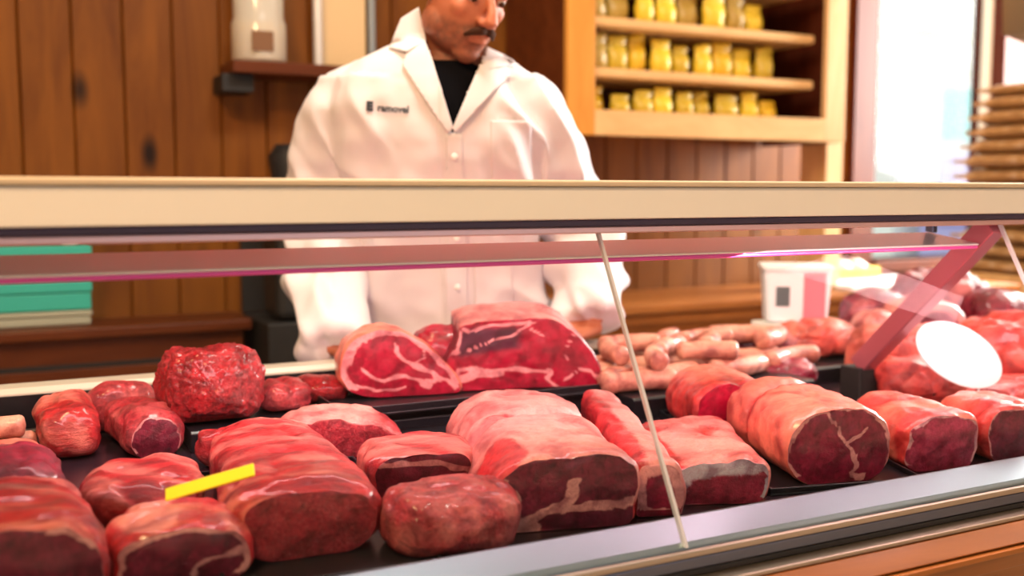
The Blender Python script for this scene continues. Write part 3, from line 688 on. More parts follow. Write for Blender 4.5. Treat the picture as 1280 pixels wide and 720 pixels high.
# ---- second row left
meat('rolled_cutlet', (0.092, 1.579), 0, 0.086, 0.075, 0.149, MM['stripe'], 'round wrapped red roll right of the sausages at the left edge', 'raw meat', 'small rolls at the back left', fatfn=bands(8, 1.4, .45, .6, 1.5), lump=.009, lf=20, ridges=(.003, 20, 1.2))
meat('rolled_cutlet', (0.207, 1.562), -8, 0.089, 0.065, 0.157, MM['rough'], 'tapered red roll with dark cut front below the left back counter', 'raw meat', 'small rolls at the back left', cut=MM['darkcut'], rim=.06, edge=.018, fatfn=lambda t, a, b, p: .35 + .4 * noise.noise(p * 24), lump=.007, lf=18)
meat('rolled_cutlet', (0.178, 1.712), -6, 0.115, 0.078, 0.058, MM['rough'], 'small coarse red roll furthest back among the left rolls', 'raw meat', 'small rolls at the back left', fatfn=lambda t, a, b, p: .32 + .4 * noise.noise(p * 24), lump=.006, lf=20)
meat('minced_meat_mound', (0.295, 1.569), 3, 0.155, 0.120, 0.132, MM['mince'], 'bright red squared mound of minced meat at the back left', 'minced meat', lump=.012, lf=16, fine=.007, ff=130, fatfn=lambda t, a, b, p: .2 + .45 * noise.noise(p * 60), outline=outline_default(n=120, p=3.4), stations=100,
     taper=lambda t: (1, .96))
meat('meat_ball_piece', (0.422, 1.614), 0, 0.086, 0.048, 0.095, MM['rough'], 'small coarse red piece just right of the minced mound', 'raw meat', 'small red pieces behind the fat-topped wedge', fatfn=lambda t, a, b, p: .3 + .4 * noise.noise(p * 30), lump=.006, lf=26)
meat('meat_ball_piece', (0.500, 1.658), 0, 0.093, 0.043, 0.097, MM['mince'], 'small bright red rounded piece left of the ribeye', 'raw meat', 'small red pieces behind the fat-topped wedge', fatfn=lambda t, a, b, p: .2 + .4 * noise.noise(p * 30), lump=.005, lf=26)
meat('folded_flap', (0.305, 1.459), 6, 0.120, 0.057, 0.050, MM['stripe'], 'crumpled red flap piled between minced mound and long roast', 'raw meat', fatfn=lambda t, a, b, p: .35 + .6 * noise.noise(p * 22), lump=.016, lf=22)
meat('topside_wedge', (0.459, 1.446), 10, 0.184, 0.065, 0.112, MM['fatcap'], 'wedge of meat with pale fat top and rough red front', 'raw meat', cut=MM['rough'], rim=.05, edge=.02,
     fatfn=lambda t, a, b, p: .45 + (b - .72) * 2.4 - .35 * sm(.4, 1, a) + .3 * noise.noise(p * 20), lump=.006, lf=18, outline=outline_pts([(1, .25), (.9, .55), (.5, .85), (-.2, 1.02), (-.75, .95), (-1, .6), (-.95, .15), (-.6, 0), (.7, 0)]))
# ---- raised centre pieces
meat('ribeye_joint', (0.619, 1.638), 10, 0.213, 0.120, 0.108, MM['orange'], 'ribeye joint with curled orange fat rind on the black tray', 'raw meat', cut=MM['bright'], zoff=.006, rim=.15,
     cutfn=veins([(.045, [(-.1, .75), (.02, .55), (.2, .45), (.55, .3), (.9, .1)]), (.03, [(.25, .85), (.4, .6), (.2, .45)]), (.04, [(-.6, .4), (-.3, .25), (.1, .3), (.5, .12)]), (.03, [(-.8, .2), (-.4, .1), (.1, .12)]), (.05, [(.4, .2), (.75, .2)])]),
     fatfn=lambda t, a, b, p: .85 + .2 * noise.noise(p * 14), lump=.003, lf=10, outline=outline_pts([(1.05, .08), (.95, .28), (.62, .62), (.15, .92), (-.35, 1.0), (-.82, .8), (-1, .45), (-.85, .12), (-.35, 0), (.4, 0), (.95, 0)]))
meat('sirloin_end', (0.715, 1.665), 14, 0.110, 0.112, 0.095, MM['bright'], 'deep red piece wedged between ribeye and large sirloin', 'raw meat', zoff=.004, fatfn=patch(base=-.1, amp=.2), lump=.003, outline=outline_default(p=3))
meat('sirloin_block', (0.840, 1.606), 14, 0.296, 0.149, 0.140, MM['dark'], 'largest bright red sirloin block with fat edge on the black tray', 'raw meat', cut=MM['bright'], zoff=.006, darkfn=lambda a, b: sm(.54, .62, b - .12 * a) * sm(.90, .82, b) * sm(.05, -.12, a) * sm(-.9, -.75, a),
     cutfn=veins([(.035, [(-.95, .15), (-.75, .3), (-.3, .3), (.3, .22), (.38, .02)]), (.03, [(-.9, .5), (-.7, .85), (-.2, .90), (.15, .93)]), (.022, [(-.9, .52), (-.6, .58), (-.15, .75), (.1, .88), (.22, .72)]), (.028, [(.98, .1), (.75, .25), (.55, .1)]), (.016, [(.65, .75), (.5, .45), (.62, .3)]), (.04, [(.3, .25), (.38, .0)]), (.06, [(-.98, .1), (-.6, .22), (-.3, .25)])]),
     fatfn=lambda t, a, b, p: .25 + (b - .62) * 2.2 + (a + .2) * .3 + .35 * noise.noise(Vector((p.x * 10, p.y * 30, p.z * 10))), taper=lambda t: (1, .86 + .14 * min(1, t * 2.2)), lump=.003, lf=9, edge=.006, bulge=.002,
     outline=outline_pts([(1.0, .06), (.98, .3), (.80, .62), (.52, .88), (.25, .98), (-.3, .98), (-.75, .93), (-.80, .72), (-.92, .45), (-1, .2), (-.97, .02), (-.3, 0), (.5, 0), (.95, 0)]))

# ---- sausages
def sausage(pts, r, lab, grp, zrot=0):
    SEED[0] += 1; sd = Vector((SEED[0] * 5.1, 0, 0)); P = catmull([Vector(p) for p in pts], 9); m = len(P)
    base = Vector(pts[0]); bm = bmesh.new(); rad = []
    for i in range(m):
        t = i / (m - 1); e = min(t, 1 - t); s = min(1, math.sqrt(max(0, 1 - (1 - min(1, e / .12)) ** 2)) * .95 + .1)
        rad.append(r * s * (1 + .06 * noise.noise(Vector(P[i]) * 30 + sd)))
    tube(bm, [Vector(p) - base for p in P], rad, 18)
    for v in bm.verts: v.co += Vector((noise.noise((v.co + sd) * 50), noise.noise((v.co + sd) * 50 + Vector((9, 0, 0))), noise.noise((v.co + sd) * 50 + Vector((0, 9, 0))))) * .0012
    me_f = [.4 + .5 * noise.noise((v.co + sd) * 22) for v in bm.verts]
    o = finish(bm, 'sausage', MM['sausage'], smooth=True, loc=base); tag(o, lab, 'sausage', grp)
    a = o.data.attributes.new('fat', 'FLOAT', 'POINT')
    for i, f in enumerate(me_f): a.data[i].value = f
def sg(x, y, ang, ln, r, lift=0, curve=.0, lab='', grp=''):
    d = Vector((math.cos(R(ang)), math.sin(R(ang)), 0)); nn = Vector((-d.y, d.x, 0)); pts = []
    for t in (-1, -.5, 0, .5, 1):
        p = Vector((x, y, 0)) + d * ln / 2 * t + nn * curve * (1 - t * t); p.z = (PLAT if p.x > .9 else dz(p.y, 0)) + r + .001 + lift + .0
        pts.append(p)
    sausage(pts, r, lab, grp)
GS = 'pink sausages piled behind the glass'
LS = 'pale pink sausage in the pile between the sirloin and the white tub'
sl = [(1.03, 1.52, -6, .15, .0175, 0, .012), (1.12, 1.575, 4, .15, .0175, 0, -.010), (1.03, 1.59, 30, .12, .017, 0, .010), (1.20, 1.62, -12, .16, .0185, 0, .014), (1.29, 1.575, 8, .15, .018, 0, -.012),
      (1.10, 1.66, -20, .15, .018, 0, .014), (1.24, 1.70, 15, .15, .018, 0, .012), (1.37, 1.66, -6, .17, .019, 0, -.018), (1.46, 1.60, 12, .16, .0185, 0, .022), (1.34, 1.745, -4, .16, .0185, 0, .012), (1.47, 1.725, -14, .15, .018, 0, .012),
      (1.09, 1.555, 60, .11, .0175, .036, .008), (1.17, 1.63, 35, .13, .0185, .037, .012), (1.27, 1.65, 50, .13, .019, .038, -.012), (1.06, 1.70, 5, .13, .018, 0, .010), (1.16, 1.745, -8, .13, .018, 0, .010), (1.00, 1.655, -30, .11, .017, 0, .008), (1.24, 1.735, 40, .11, .018, .037, .008), (1.44, 1.655, 30, .12, .018, .038, -.010), (1.13, 1.71, -10, .13, .018, .036, .010), (1.40, 1.69, -25, .15, .019, .039, .014), (1.05, 1.64, 75, .10, .0175, .036, .008), (1.31, 1.70, 5, .14, .018, .038, .010), (1.22, 1.575, -25, .12, .0175, .036, .006)]
for k, s in enumerate(sl):
    s = (s[0] - .0, 1.510 + (s[1] - 1.52) * .98, s[2], s[3] * 1.0, s[4] * 1.03) + s[5:]
    lab = LS
    if k == 8: lab = 'curved pink sausage lying at the right end of the pile near tub'
    if k == 0: lab = 'straight pale sausage nearest the big sirloin and the tray'
    sg(*s, lab=lab, grp=GS)
for k, (x, y, l, lab) in enumerate([(-.02, 1.60, 0, 'lowest sausage of the small pile at the far left edge'), (-.015, 1.645, 0, 'middle sausage of the small pile at the far left edge'), (-.03, 1.622, .031, 'top sausage of the small pile at the far left edge')]):
    sg(x, y, 4, .13, .0165, l, .006, lab, 'pink sausages at the far left edge')

# ---- right back piles
def pf(v=.5, s=16, a=.6): return lambda t, x, b, p: v + a * noise.noise(p * s)
RG = 'meat cuts heaped at the right'
GV = (17, 15, .011)
meat('belly_flap', (1.530, 1.300), 20, 0.170, 0.085, 0.120, MM['pinkflap'], 'red flap with folded ridges in front of the white oval card', 'raw meat', RG, fatfn=pf(.25), lump=.016, lf=13, ridges=(.004, 14, .5), groove=GV)
meat('belly_flap', (1.60, 1.43), 35, .18, .125, .13, MM['pinkflap'], 'smooth orange-pink flap at the foot of the rose strut', 'raw meat', RG, fatfn=pf(.62), lump=.018, lf=9, ridges=(.003, 10, .7), groove=GV)
meat('belly_flap', (1.84, 1.27), 25, .27, .135, .26, MM['pinkflap'], 'orange-red creased flap right of the white oval card', 'raw meat', RG, fatfn=pf(.40), lump=.022, lf=11, ridges=(.005, 16, .8), groove=GV)
meat('belly_flap', (1.70, 1.235), 15, .22, .052, .11, MM['pinkflap'], 'low red flap lying at the lower right of the white oval card', 'raw meat', RG, fatfn=pf(.30), lump=.012, lf=15, groove=GV)
meat('belly_flap', (1.60, 1.62), 10, .18, .080, .12, MM['pinkflap'], 'pink flap lying directly behind the rose strut', 'raw meat', RG, fatfn=pf(.6), lump=.016, lf=14, groove=GV)
meat('beef_shank', (1.86, 1.58), 20, .15, .115, .15, MM['fatcap'], 'pink sheathed shank with dark cut end above the white oval card', 'raw meat', RG, cut=MM['darkcut'], rim=.25, fatfn=pf(.62), lump=.012, lf=12)
meat('beef_shank', (2.12, 1.56), 10, .17, .125, .16, MM['dark'], 'purple-black aged joint at the right edge', 'raw meat', RG, fatfn=pf(.05, 16, .3), lump=.006, lf=12)
meat('beef_neck', (2.040, 1.700), 10, 0.300, 0.175, 0.070, MM['dark'], 'ragged maroon joint at the very back right under the stand', 'raw meat', RG, fatfn=pf(.32, 25, .8), lump=.018, lf=22, groove=GV)
meat('beef_neck', (1.830, 1.695), 8, 0.190, 0.130, 0.075, MM['dark'], 'dark maroon joint directly right of the white tub', 'raw meat', RG, fatfn=pf(.12), lump=.010, lf=14)
meat('pork_knuckle', (1.735, 1.61), 20, .10, .095, .10, MM['fatcap'], 'pale pink lump left of the rose strut, right of the tub', 'raw meat', RG, fatfn=pf(.85, 16, .3), lump=.012, lf=14)
meat('beef_trimming', (1.535, 1.655), 10, .15, .060, .10, MM['dark'], 'magenta red piece in front of the white tub', 'raw meat', RG, fatfn=pf(.40, 26, .7), lump=.012, lf=20, groove=GV)
meat('beef_trimming', (1.425, 1.685), 40, 0.090, 0.060, 0.080, MM['dark'], 'dark wine red piece behind the sausages, left of the tub', 'raw meat', RG, fatfn=pf(.05, 20, .3), lump=.008)
meat('beef_trimming', (1.42, 1.53), 14, .11, .050, .10, MM['cut'], 'purple-red scrap left of the strut foot', 'raw meat', RG, fatfn=pf(.25, 26, .7), lump=.010, lf=24)
# white tub on a packet
TZ = .912
e = empty('sliced_pack', (1.655, 1.795, TZ)); tag(e, 'flat yellow and white food pack under the white tub', 'pack')
boxes('pack_tray', mat('pack_white', (.75, .74, .68), .4), [(-.09, .11, -.045, .055, 0, .012)], e, bevel=.003)
boxes('pack_label', mat('pack_orange', (.80, .40, .05), .5), [(-.06, .02, -.0465, .02, .0125, .0145)], e, bevel=0)
boxes('pack_label', mat('pack_green', (.25, .30, .20), .5), [(.04, .10, -.0465, .02, .0125, .0145)], e, bevel=0)
tbm = bmesh.new()
def rrect(w_, d_, r_, n=6):
    out = []
    for cx, cy, a0 in ((w_ / 2 - r_, d_ / 2 - r_, 0), (-w_ / 2 + r_, d_ / 2 - r_, 90), (-w_ / 2 + r_, -d_ / 2 + r_, 180), (w_ / 2 - r_, -d_ / 2 + r_, 270)):
        for k in range(n + 1): a = R(a0 + 90 * k / n); out.append((cx + r_ * math.cos(a), cy + r_ * math.sin(a)))
    return out
def loft(bm, secs):
    rr = [[bm.verts.new((x, y, z)) for x, y in s] for s, z in secs]; n = len(rr[0])
    for A, B in zip(rr, rr[1:]):
        for k in range(n): bm.faces.new((A[k], A[(k + 1) % n], B[(k + 1) % n], B[k]))
    bm.faces.new(rr[0]); bm.faces.new(rr[-1])
tub = empty('plastic_tub', (1.650, 1.800, TZ + .0155), (0, 0, R(-36))); tag(tub, 'white rectangular plastic tub with pink panel standing on food pack', 'tub')
loft(tbm, [(rrect(.135, .115, .014), 0), (rrect(.150, .130, .016), .118)]); finish(tbm, 'tub_body', mat('tub_white', (.80, .84, .88), .35), tub, smooth=False)
tbm = bmesh.new(); loft(tbm, [(rrect(.158, .138, .018), .1185), (rrect(.158, .138, .018), .126), (rrect(.146, .126, .014), .127)]); finish(tbm, 'tub_lid', mat('tub_lid', (.86, .85, .84), .35), tub)
def tilted(name, m, u0, u1, z0, z1, off):
    bm = bmesh.new(); f = lambda z: -.0575 - .0075 * z / .118 - off
    vs = [bm.verts.new((u, f(z) - dd, z)) for dd in (0, .0008) for u, z in ((u0, z0), (u1, z0), (u1, z1), (u0, z1))]
    for q in ((0, 1, 2, 3), (4, 5, 6, 7), (0, 1, 5, 4), (1, 2, 6, 5), (2, 3, 7, 6), (3, 0, 4, 7)): bm.faces.new([vs[i] for i in q])
    return bm
o = finish(tilted('', None, .012, .060, .006, .112, .0004), 'pink_panel', mat('tub_pink', (.80, .20, .26), .4), tub)
o = finish(tilted('', None, -.048, -.018, .035, .080, .0004), 'dark_label', mat('tub_dark_label', (.10, .13, .14), .4), tub)
# white oval card
bm = bmesh.new(); bmesh.ops.create_circle(bm, cap_ends=True, segments=48, radius=1, matrix=Matrix.Diagonal((.080, .058, 1, 1)))
r_ = bmesh.ops.extrude_face_region(bm, geom=bm.faces[:]); bmesh.ops.translate(bm, vec=(0, 0, .002), verts=[v for v in r_['geom'] if isinstance(v, bmesh.types.BMVert)])
CARD = mat('white_card', (.97, .97, .97), .35)
oc = empty('price_card', (1.568, 1.28, 0.924)); oc.rotation_euler = (Matrix.Rotation(R(-30), 4, 'Z') @ Matrix.Rotation(R(56), 4, 'X') @ Matrix.Rotation(R(-38), 4, 'Z')).to_euler()
tag(oc, 'blank white oval card leaning among the heaped meat at right', 'card'); finish(bm, 'oval_card', CARD, oc)
bm = bmesh.new(); tube(bm, [(.05, .0, -.002), (.07, -.07, -.002)], .0015, 8); finish(bm, 'card_pin', mat('clear_pin', (.8, .8, .8), .3), oc)
# yellow tag
e = empty('price_pick', (.207, 1.145, .8975)); e.rotation_euler = (R(38), R(-15), R(-20)); tag(e, 'bright yellow plastic strip lying across the meat at front left', 'price tag')
boxes('strip', mat('fluorescent_yellow', (1, .97, .02), .35), [(-.050, .050, -.0085, .0085, 0, .003)], e, bevel=.001)

# ================================================================ THE MAN
PX, PY, PA = .8785, 2.021, R(-27)
man = empty('person', (PX, PY, 0), (0, 0, PA))
tag(man, 'man in a white butcher coat and black shirt leaning on the display case, looking down', 'person')
SKIN = mat('skin', (.44, .14, .065), .55, Subsurface_Weight=.08)
at_ = N(SKIN, 'ShaderNodeAttribute', attribute_name='beard'); nz = N(SKIN, 'ShaderNodeTexNoise', i_Scale=90.0, i_Detail=3.0); L(SKIN, coords(SKIN), nz.inputs['Vector'])
ad = N(SKIN, 'ShaderNodeMath', operation='MULTIPLY'); L(SKIN, at_.outputs['Fac'], ad.inputs[0]); L(SKIN, nz.outputs[0], ad.inputs[1])
L(SKIN, mixc(SKIN, ad.outputs[0], (.46, .145, .07), (.13, .055, .035)), SKIN.node_tree.nodes['Principled BSDF'].inputs['Base Color'])
HAIR = mat('dark_brown_hair', (.055, .024, .014), .85, Specular_IOR_Level=.1)
COAT = mat('white_cotton_coat', (.76, .73, .76), .8)
cn = N(COAT, 'ShaderNodeTexNoise', i_Scale=400.0); L(COAT, coords(COAT), cn.inputs['Vector']); bump(COAT, cn.outputs[0], .1, .001)
SHIRT = mat('black_cotton', (.004, .004, .006), .95, Specular_IOR_Level=.1)
HC = Vector((.042, -.205, 1.600)); HM = Matrix.Translation(HC) @ Matrix.Rotation(R(36), 4, 'Z') @ Matrix.Rotation(R(24), 4, 'X') @ Matrix.Rotation(R(4), 4, 'Y')
shL, elL, wrL = (-.182, -.120, 1.395), (-.262, -.050, 1.150), (-.205, -.275, .930)
shR, elR, wrR = (.142, -.120, 1.385), (.275, .015, 1.165), (.300, -.105, .948)
bm = bmesh.new()
hb = bmesh.new()
def hball(c, r, rx=0, ry=0, rz=0): ball(hb, c, r, Euler((R(rx), R(ry), R(rz))), 24)
hball((0, .012, .035), (.076, .096, .086)); hball((0, -.022, -.025), (.066, .072, .092)); hball((0, -.020, -.070), (.060, .060, .045)); hball((0, -.064, -.098), (.028, .024, .022)); hball((0, -.060, -.080), (.036, .028, .024))
hball((0, -.066, -.060), (.040, .030, .030))
tube(hb, [(0, -.082, .022), (0, -.096, .008), (0, -.112, -.012), (0, -.118, -.026), (0, -.108, -.036)], [.009, .0085, .010, .013, .009], 14)
for s_ in (-1, 1):
    hball((.012 * s_, -.104, -.031), (.009, .011, .008)); hball((.032 * s_, -.080, .034), (.024, .014, .009), ry=-8 * s_)
    hball((.035 * s_, -.060, -.018), (.024, .024, .022)); hball((.031 * s_, -.0775, .0165), (.0150, .0142, .0115)); hball((.056 * s_, -.012, -.060), (.016, .034, .030))
    hball((.077 * s_, .014, -.004), (.007, .017, .030), rz=20 * s_); hball((.079 * s_, .020, .014), (.008, .010, .012))
hball((0, -.092, -.0565), (.024, .012, .0058)); hball((0, -.090, -.0685), (.021, .012, .0068))
bmesh.ops.transform(hb, matrix=HM, verts=hb.verts)
hm = bpy.data.meshes.new('h'); hb.to_mesh(hm); hb.free(); bm.from_mesh(hm)
tube(bm, [(-.012, -.10, 1.38), (-.008, -.125, 1.46), (.010, -.155, 1.52), (.030, -.175, 1.58)], [.075, .062, .058, .058], 24)
def trs(bm, rows, shrink=0):
    rr = []
    for (cx, cy, z, rx, ry) in rows:
        rr.append([bm.verts.new((cx + (rx - shrink) * math.copysign(abs(math.cos(a)) ** .85, math.cos(a)), cy + (ry - shrink) * math.sin(a), z)) for a in [k * 2 * math.pi / 36 for k in range(36)]])
    for A, B in zip(rr, rr[1:]):
        for k in range(36): bm.faces.new((A[k], A[(k + 1) % 36], B[(k + 1) % 36], B[k]))
    bm.faces.new(rr[0]); bm.faces.new(rr[-1])
ROWS = [(0, .03, .52, .245, .175), (0, .01, .80, .215, .160), (0, .0, .95, .195, .150), (-.003, -.035, 1.10, .180, .145), (-.008, -.075, 1.22, .195, .150), (-.015, -.105, 1.32, .218, .146), (-.018, -.125, 1.395, .218, .128), (-.018, -.135, 1.445, .188, .108), (-.014, -.140, 1.482, .135, .094), (-.008, -.140, 1.510, .080, .080)]
trs(bm, [r for r in ROWS if r[2] > .9][:-1], .028)
for s_ in (-1, 1):
    tube(bm, [(.09 * s_, .0, .98), (.10 * s_, .02, .75), (.10 * s_, .02, .50), (.10 * s_, .05, .28), (.10 * s_, .06, .07)], [.10, .082, .060, .056, .040], 18)
    ball(bm, (.10 * s_, -.01, .045), (.042, .11, .036))
for sh, el, wr in ((shL, elL, wrL), (shR, elR, wrR)):
    tube(bm, [sh, tuple((a + b) / 2 for a, b in zip(sh, el)), el, tuple((a * .6 + b * .4) for a, b in zip(el, wr)), wr], [.052, .046, .040, .038, .027], 18)
def hand(bm, wr, ang, side):
    # palm down on the sill, thumb toward the body's middle
    m = Matrix.Translation(wr) @ Matrix.Rotation(R(ang), 4, 'Z')
    T = lambda p: m @ Vector(p)
    tube(bm, [T((0, .01, 0)), T((0, -.03, -.008)), T((0, -.06, -.012)), T((0, -.088, -.014))], [(.026, .020), (.034, .017), (.040, .015), (.038, .012)], 16)
    for i, (x, ln) in enumerate(((-.030, .062), (-.010, .074), (.010, .078), (.029, .068))):
        x *= -side; l = ln
        sp = x * .35
        tube(bm, [T((x, -.075, -.012)), T((x + sp * .3, -.088 - l * .42, -.010)), T((x + sp * .6, -.088 - l * .78, -.022)), T((x + sp * .8, -.088 - l, -.034))], [.0095, .0088, .0080, .0065], 10)
    tube(bm, [T((.026 * side * -1 * -1, -.025, -.010)), T((.048 * side, -.052, -.014)), T((.056 * side, -.080, -.020)), T((.052 * side, -.098, -.024))], [.014, .0115, .010, .008], 10)
hand(bm, wrL, 95, 1); hand(bm, wrR, -63, -1)
me = remesh(bm, 'body', .0035, 4)
body = link('body', me, SKIN, man)
iv = HM.inverted(); ba = me.attributes.new('beard', 'FLOAT', 'POINT')
for i, v in enumerate(me.vertices):
    p = iv @ v.co; f = 0
    if -.15 < p.z < -.03 and p.y < .02 and v.co.z > 1.42:
        f = sm(-.030, -.055, p.z) * sm(.02, -.02, p.y) * 1.1
        if abs(p.x) < .02 and p.y < -.088 and -.072 < p.z < -.052: f = 0
    ba.data[i].value = f
# hair, moustache, brows, eyes
hb = bmesh.new()
ball(hb, (0, .016, .043), (.081, .099, .088), seg=40)
for v in list(hb.verts):
    p = v.co
    if p.z < -.055 or (p.y < -.045 - .0 * p.z and p.z < .075) or (p.z < .012 and p.y < .012) : hb.verts.remove(v)
for v in hb.verts: v.co += v.co.normalized() * (noise.noise(v.co * 60) * .003 + .001)
bmesh.ops.transform(hb, matrix=HM, verts=hb.verts)
o = finish(hb, 'hair', HAIR, man, smooth=True); so = o.modifiers.new('s', 'SOLIDIFY'); so.thickness = .006; so.offset = 0
hb = bmesh.new()
for s_ in (-1, 1): tube(hb, [(0, -.1085, -.044), (.012 * s_, -.107, -.046), (.024 * s_, -.100, -.052), (.033 * s_, -.090, -.062)], [(.004, .007), (.005, .0085), (.004, .007), (.002, .003)], 10)
bmesh.ops.transform(hb, matrix=HM, verts=hb.verts); finish(hb, 'moustache', HAIR, man, smooth=True)
for s_ in (-1, 1):
    hb = bmesh.new(); tube(hb, [(.014 * s_, -.0985, .036), (.030 * s_, -.096, .042), (.050 * s_, -.080, .036)], [(.003, .005), (.003, .0055), (.002, .003)], 8)
    bmesh.ops.transform(hb, matrix=HM, verts=hb.verts); finish(hb, 'eyebrow', HAIR, man, smooth=True)
for s_ in (-1, 1):
    hb = bmesh.new(); ball(hb, (0, 0, 0), .0125); bmesh.ops.transform(hb, matrix=HM @ Matrix.Translation((.031 * s_, -.0775, .010)), verts=hb.verts)
    e = finish(hb, 'eye', mat('eye_white', (.45, .38, .34), .3), man, smooth=True)
    hb = bmesh.new(); ball(hb, (0, 0, 0), (.006, .003, .006)); bmesh.ops.transform(hb, matrix=HM @ Matrix.Translation((.031 * s_, -.0885, .005)), verts=hb.verts)
    finish(hb, 'iris', HAIR, e, smooth=True)
# coat
bm = bmesh.new(); trs(bm, ROWS)
for sh, el, wr in ((shL, elL, wrL), (shR, elR, wrR)):
    sh, el, wr = Vector(sh), Vector(el), Vector(wr); s_ = -1 if sh.x < 0 else 1
    cuff = wr + (el - wr).normalized() * (-.012 if s_ < 0 else .012)
    pts = catmull([tuple(sh + Vector((-.07 * s_, .0, .012))), tuple(sh), tuple(sh.lerp(el, .45) + Vector((.006 * s_, 0, 0))), tuple(el), tuple(el.lerp(cuff, .5) + Vector((0, 0, -.012))), tuple(cuff)], 6)
    m_ = len(pts); rad = []
    for i in range(m_):
        t = i / (m_ - 1); rad.append(.072 + .004 * math.sin(t * 3) - .012 * t + .003 * math.sin(t * 34))
    tube(bm, pts, rad, 24)
me = remesh(bm, 'coat', .0058, 14)
NRM = [v.normal.copy() for v in me.vertices]
for v, nn_ in zip(me.vertices, NRM):
    p = v.co.copy(); ax = abs(p.x + .01)
    fold = noise.noise(Vector((p.x * 11 + p.z * 4 * (1 if p.x > 0 else -1), p.y * 9, p.z * 3.2))) * .018
    fold += (1 - abs(noise.noise(Vector((p.x * 15 + p.z * 7, p.y * 6 + 3, p.z * 6))) * 2)) * .020 * sm(.07, .17, ax)
    fold += noise.noise(p * 26) * .003
    if ax > .20: fold += .009 * math.sin(p.z * 62 + p.x * 20 + 3 * noise.noise(p * 8)) * sm(1.34, 1.15, p.z)
    if p.z > 1.44: fold *= .3
    v.co = p + nn_ * fold
me.update()
def I(px, py, d=1.93): return ((px - 640) / 1280 * d + .135, 1.22 + (240 - py) / 1280 * d)
cb_ = bmesh.new(); cb_.from_mesh(me)
def inpoly(x, z, P):
    c = False
    for (x1, z1), (x2, z2) in zip(P, P[1:] + P[:1]):
        if (z1 > z) != (z2 > z) and x < (x2 - x1) * (z - z1) / (z2 - z1) + x1: c = not c
    return c
bvh = BVHTree.FromBMesh(cb_)
def hit(x, z):
    h = bvh.ray_cast(Vector((x, -1.0, z)), Vector((0, 1, 0)))
    return h[0].y if h[0] else -.2
V = [I(524, 30), I(531, 50), I(566, 166), I(604, 72), I(612, 30)]
dl = [f for f in cb_.faces if f.normal.y < .15 and inpoly(f.calc_center_median().x, f.calc_center_median().z, V) and f.calc_center_median().y < -.13]
dl += [f for f in cb_.faces if f.calc_center_median().z > 1.492 and abs(f.calc_center_median().x) < .07 or (f.calc_center_median().z < .525)]
bmesh.ops.delete(cb_, geom=list(set(dl)), context='FACES')
cb_.to_mesh(me); cb_.free()
coat = link('coat', me, COAT, man); so = coat.modifiers.new('s', 'SOLIDIFY'); so.thickness = .0025; so.offset = 0
def cloth_patch(name, P, off, m=COAT, parent=coat, th=.003, res=.004, curl=0):
    """a piece of cloth lying on the coat's front, following its surface"""
    P = [tuple(p) for p in P]; x0 = min(p[0] for p in P); x1 = max(p[0] for p in P); z0 = min(p[1] for p in P); z1 = max(p[1] for p in P)
    bm = bmesh.new(); vs = [bm.verts.new((p[0], 0, p[1])) for p in P]; bm.faces.new(vs)
    n = int((x1 - x0) / res)
    for i in range(1, n): bmesh.ops.bisect_plane(bm, geom=bm.verts[:] + bm.edges[:] + bm.faces[:], plane_co=(x0 + i * res, 0, 0), plane_no=(1, 0, 0))
    n = int((z1 - z0) / res)
    for i in range(1, n): bmesh.ops.bisect_plane(bm, geom=bm.verts[:] + bm.edges[:] + bm.faces[:], plane_co=(0, 0, z0 + i * res), plane_no=(0, 0, 1))
    cx = (x0 + x1) / 2
    for v in bm.verts:
        x, z = v.co.x, v.co.z
        y = (hit(x, z) + hit(x + .008, z) + hit(x - .008, z) + hit(x, z + .008) + hit(x, z - .008)) / 5
        v.co.y = min(y, hit(x, z) + .001) - off - curl * max(0, 1 - abs(x - cx) / (x1 - x0) * 2)
    o = finish(bm, name, m, parent, smooth=True); s2 = o.modifiers.new('s', 'SOLIDIFY'); s2.thickness = th; s2.offset = 0
    return o
cloth_patch('lapel', [I(508, 66), I(530, 50), I(540, 74), I(567, 160), I(561, 168), I(541, 140), I(503, 82)], .0065, curl=.004)
cloth_patch('lapel', [I(600, 82), I(628, 74), I(637, 92), I(600, 134), I(571, 166), I(566, 162)], .0065, curl=.004)
cloth_patch('collar', [I(500, 22), I(522, 8), I(532, 52), I(508, 66), I(484, 58)], .009, curl=.004)
cloth_patch('collar', [I(606, 76), I(630, 66), I(643, 74), I(628, 82), I(604, 90)], .009, curl=.003)
cloth_patch('placket', [I(558, 168), I(577, 168), I(582, 290), I(580, 420), I(552, 420), I(556, 290)], .003)
cloth_patch('chest_pocket', [I(613, 152), I(664, 150), I(666, 236), I(614, 238)], .0028)
cloth_patch('hip_pocket', [I(590, 330), I(640, 330), I(642, 420), I(590, 420)], .003)
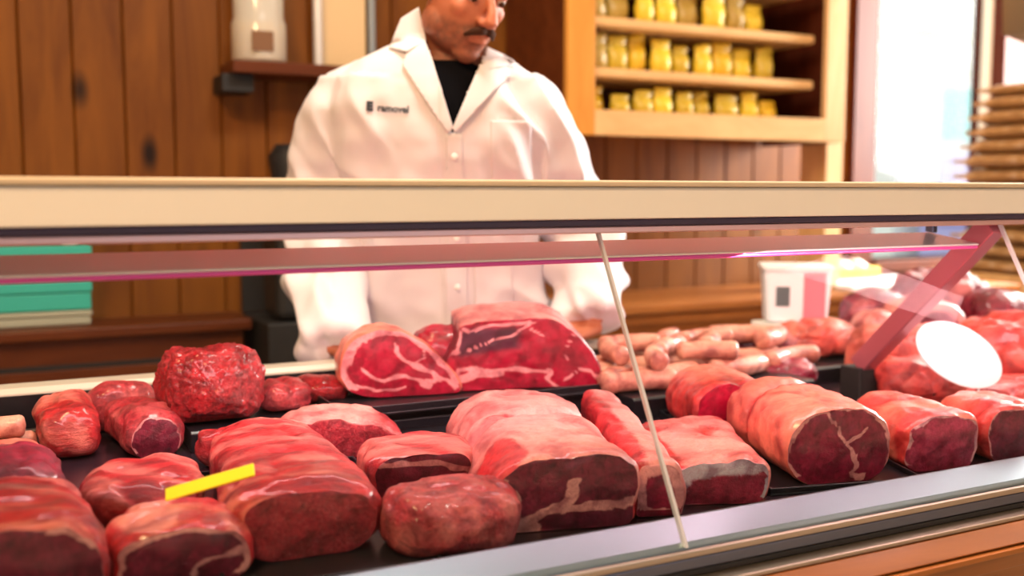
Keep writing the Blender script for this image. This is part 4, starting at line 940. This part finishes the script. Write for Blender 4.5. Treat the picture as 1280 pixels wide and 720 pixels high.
for py_ in (196, 300, 365):
    bx_, bz_ = I(568, py_); hb = bmesh.new(); ball(hb, (bx_, hit(bx_, bz_) - .006, bz_), (.0065, .002, .0065)); finish(hb, 'button', mat('pearl_button', (.85, .82, .80), .3), coat, smooth=True)
def text_on(body_, px, py, size, m, name, rotd=0, bold=0):
    c = bpy.data.curves.new('t', 'FONT'); c.body = body_; c.size = size; c.offset = bold; c.resolution_u = 3
    o = bpy.data.objects.new('t', c); col.objects.link(o); bpy.context.view_layer.update()
    me = bpy.data.meshes.new_from_object(o.evaluated_get(bpy.context.evaluated_depsgraph_get())); bpy.data.objects.remove(o)
    x0, z0 = I(px, py); me.name = name
    for v in me.vertices:
        x, z = v.co.x, v.co.y; a = R(rotd); X = x0 + x * math.cos(a) - z * math.sin(a); Z = z0 + x * math.sin(a) + z * math.cos(a)
        v.co = (X, hit(X, Z) - .0045, Z)
    return link(name, me, m, coat)
INK = mat('dark_embroidery', (.03, .035, .045), .7)
text_on('E', 458, 138, .022, INK, 'embroidered_logo', -3, .0018)
text_on('ramovel', 471, 139, .0185, INK, 'embroidered_name', -4, .0006)
text_on('Gramovel', 624, 149, .008, mat('pale_embroidery', (.55, .58, .52), .7), 'faint_embroidery', 0)
# t-shirt and trousers
bm = bmesh.new(); trs(bm, [r for r in ROWS if .9 < r[2] < 1.40] + [(-.012, -.138, 1.440, .150, .108), (-.012, -.140, 1.472, .105, .096)], .014)
me = remesh(bm, 'shirt', .008, 3); o = link('shirt', me, SHIRT, man)
bm = bmesh.new()
for s_ in (-1, 1): tube(bm, [(.085 * s_, .0, 1.0), (.10 * s_, .02, .75), (.10 * s_, .02, .50), (.10 * s_, .05, .28), (.10 * s_, .06, .06)], [.115, .098, .078, .072, .068], 20)
me = remesh(bm, 'trousers', .01, 3); link('trousers', me, mat('dark_trousers', (.03, .035, .05), .8), man)
for s_ in (-1, 1):
    bm = bmesh.new(); ball(bm, (.10 * s_, .0, .05), (.048, .135, .052)); 
    for v in bm.verts: v.co.z = max(v.co.z, .002)
    finish(bm, 'shoe', BLACKM, man, smooth=True)
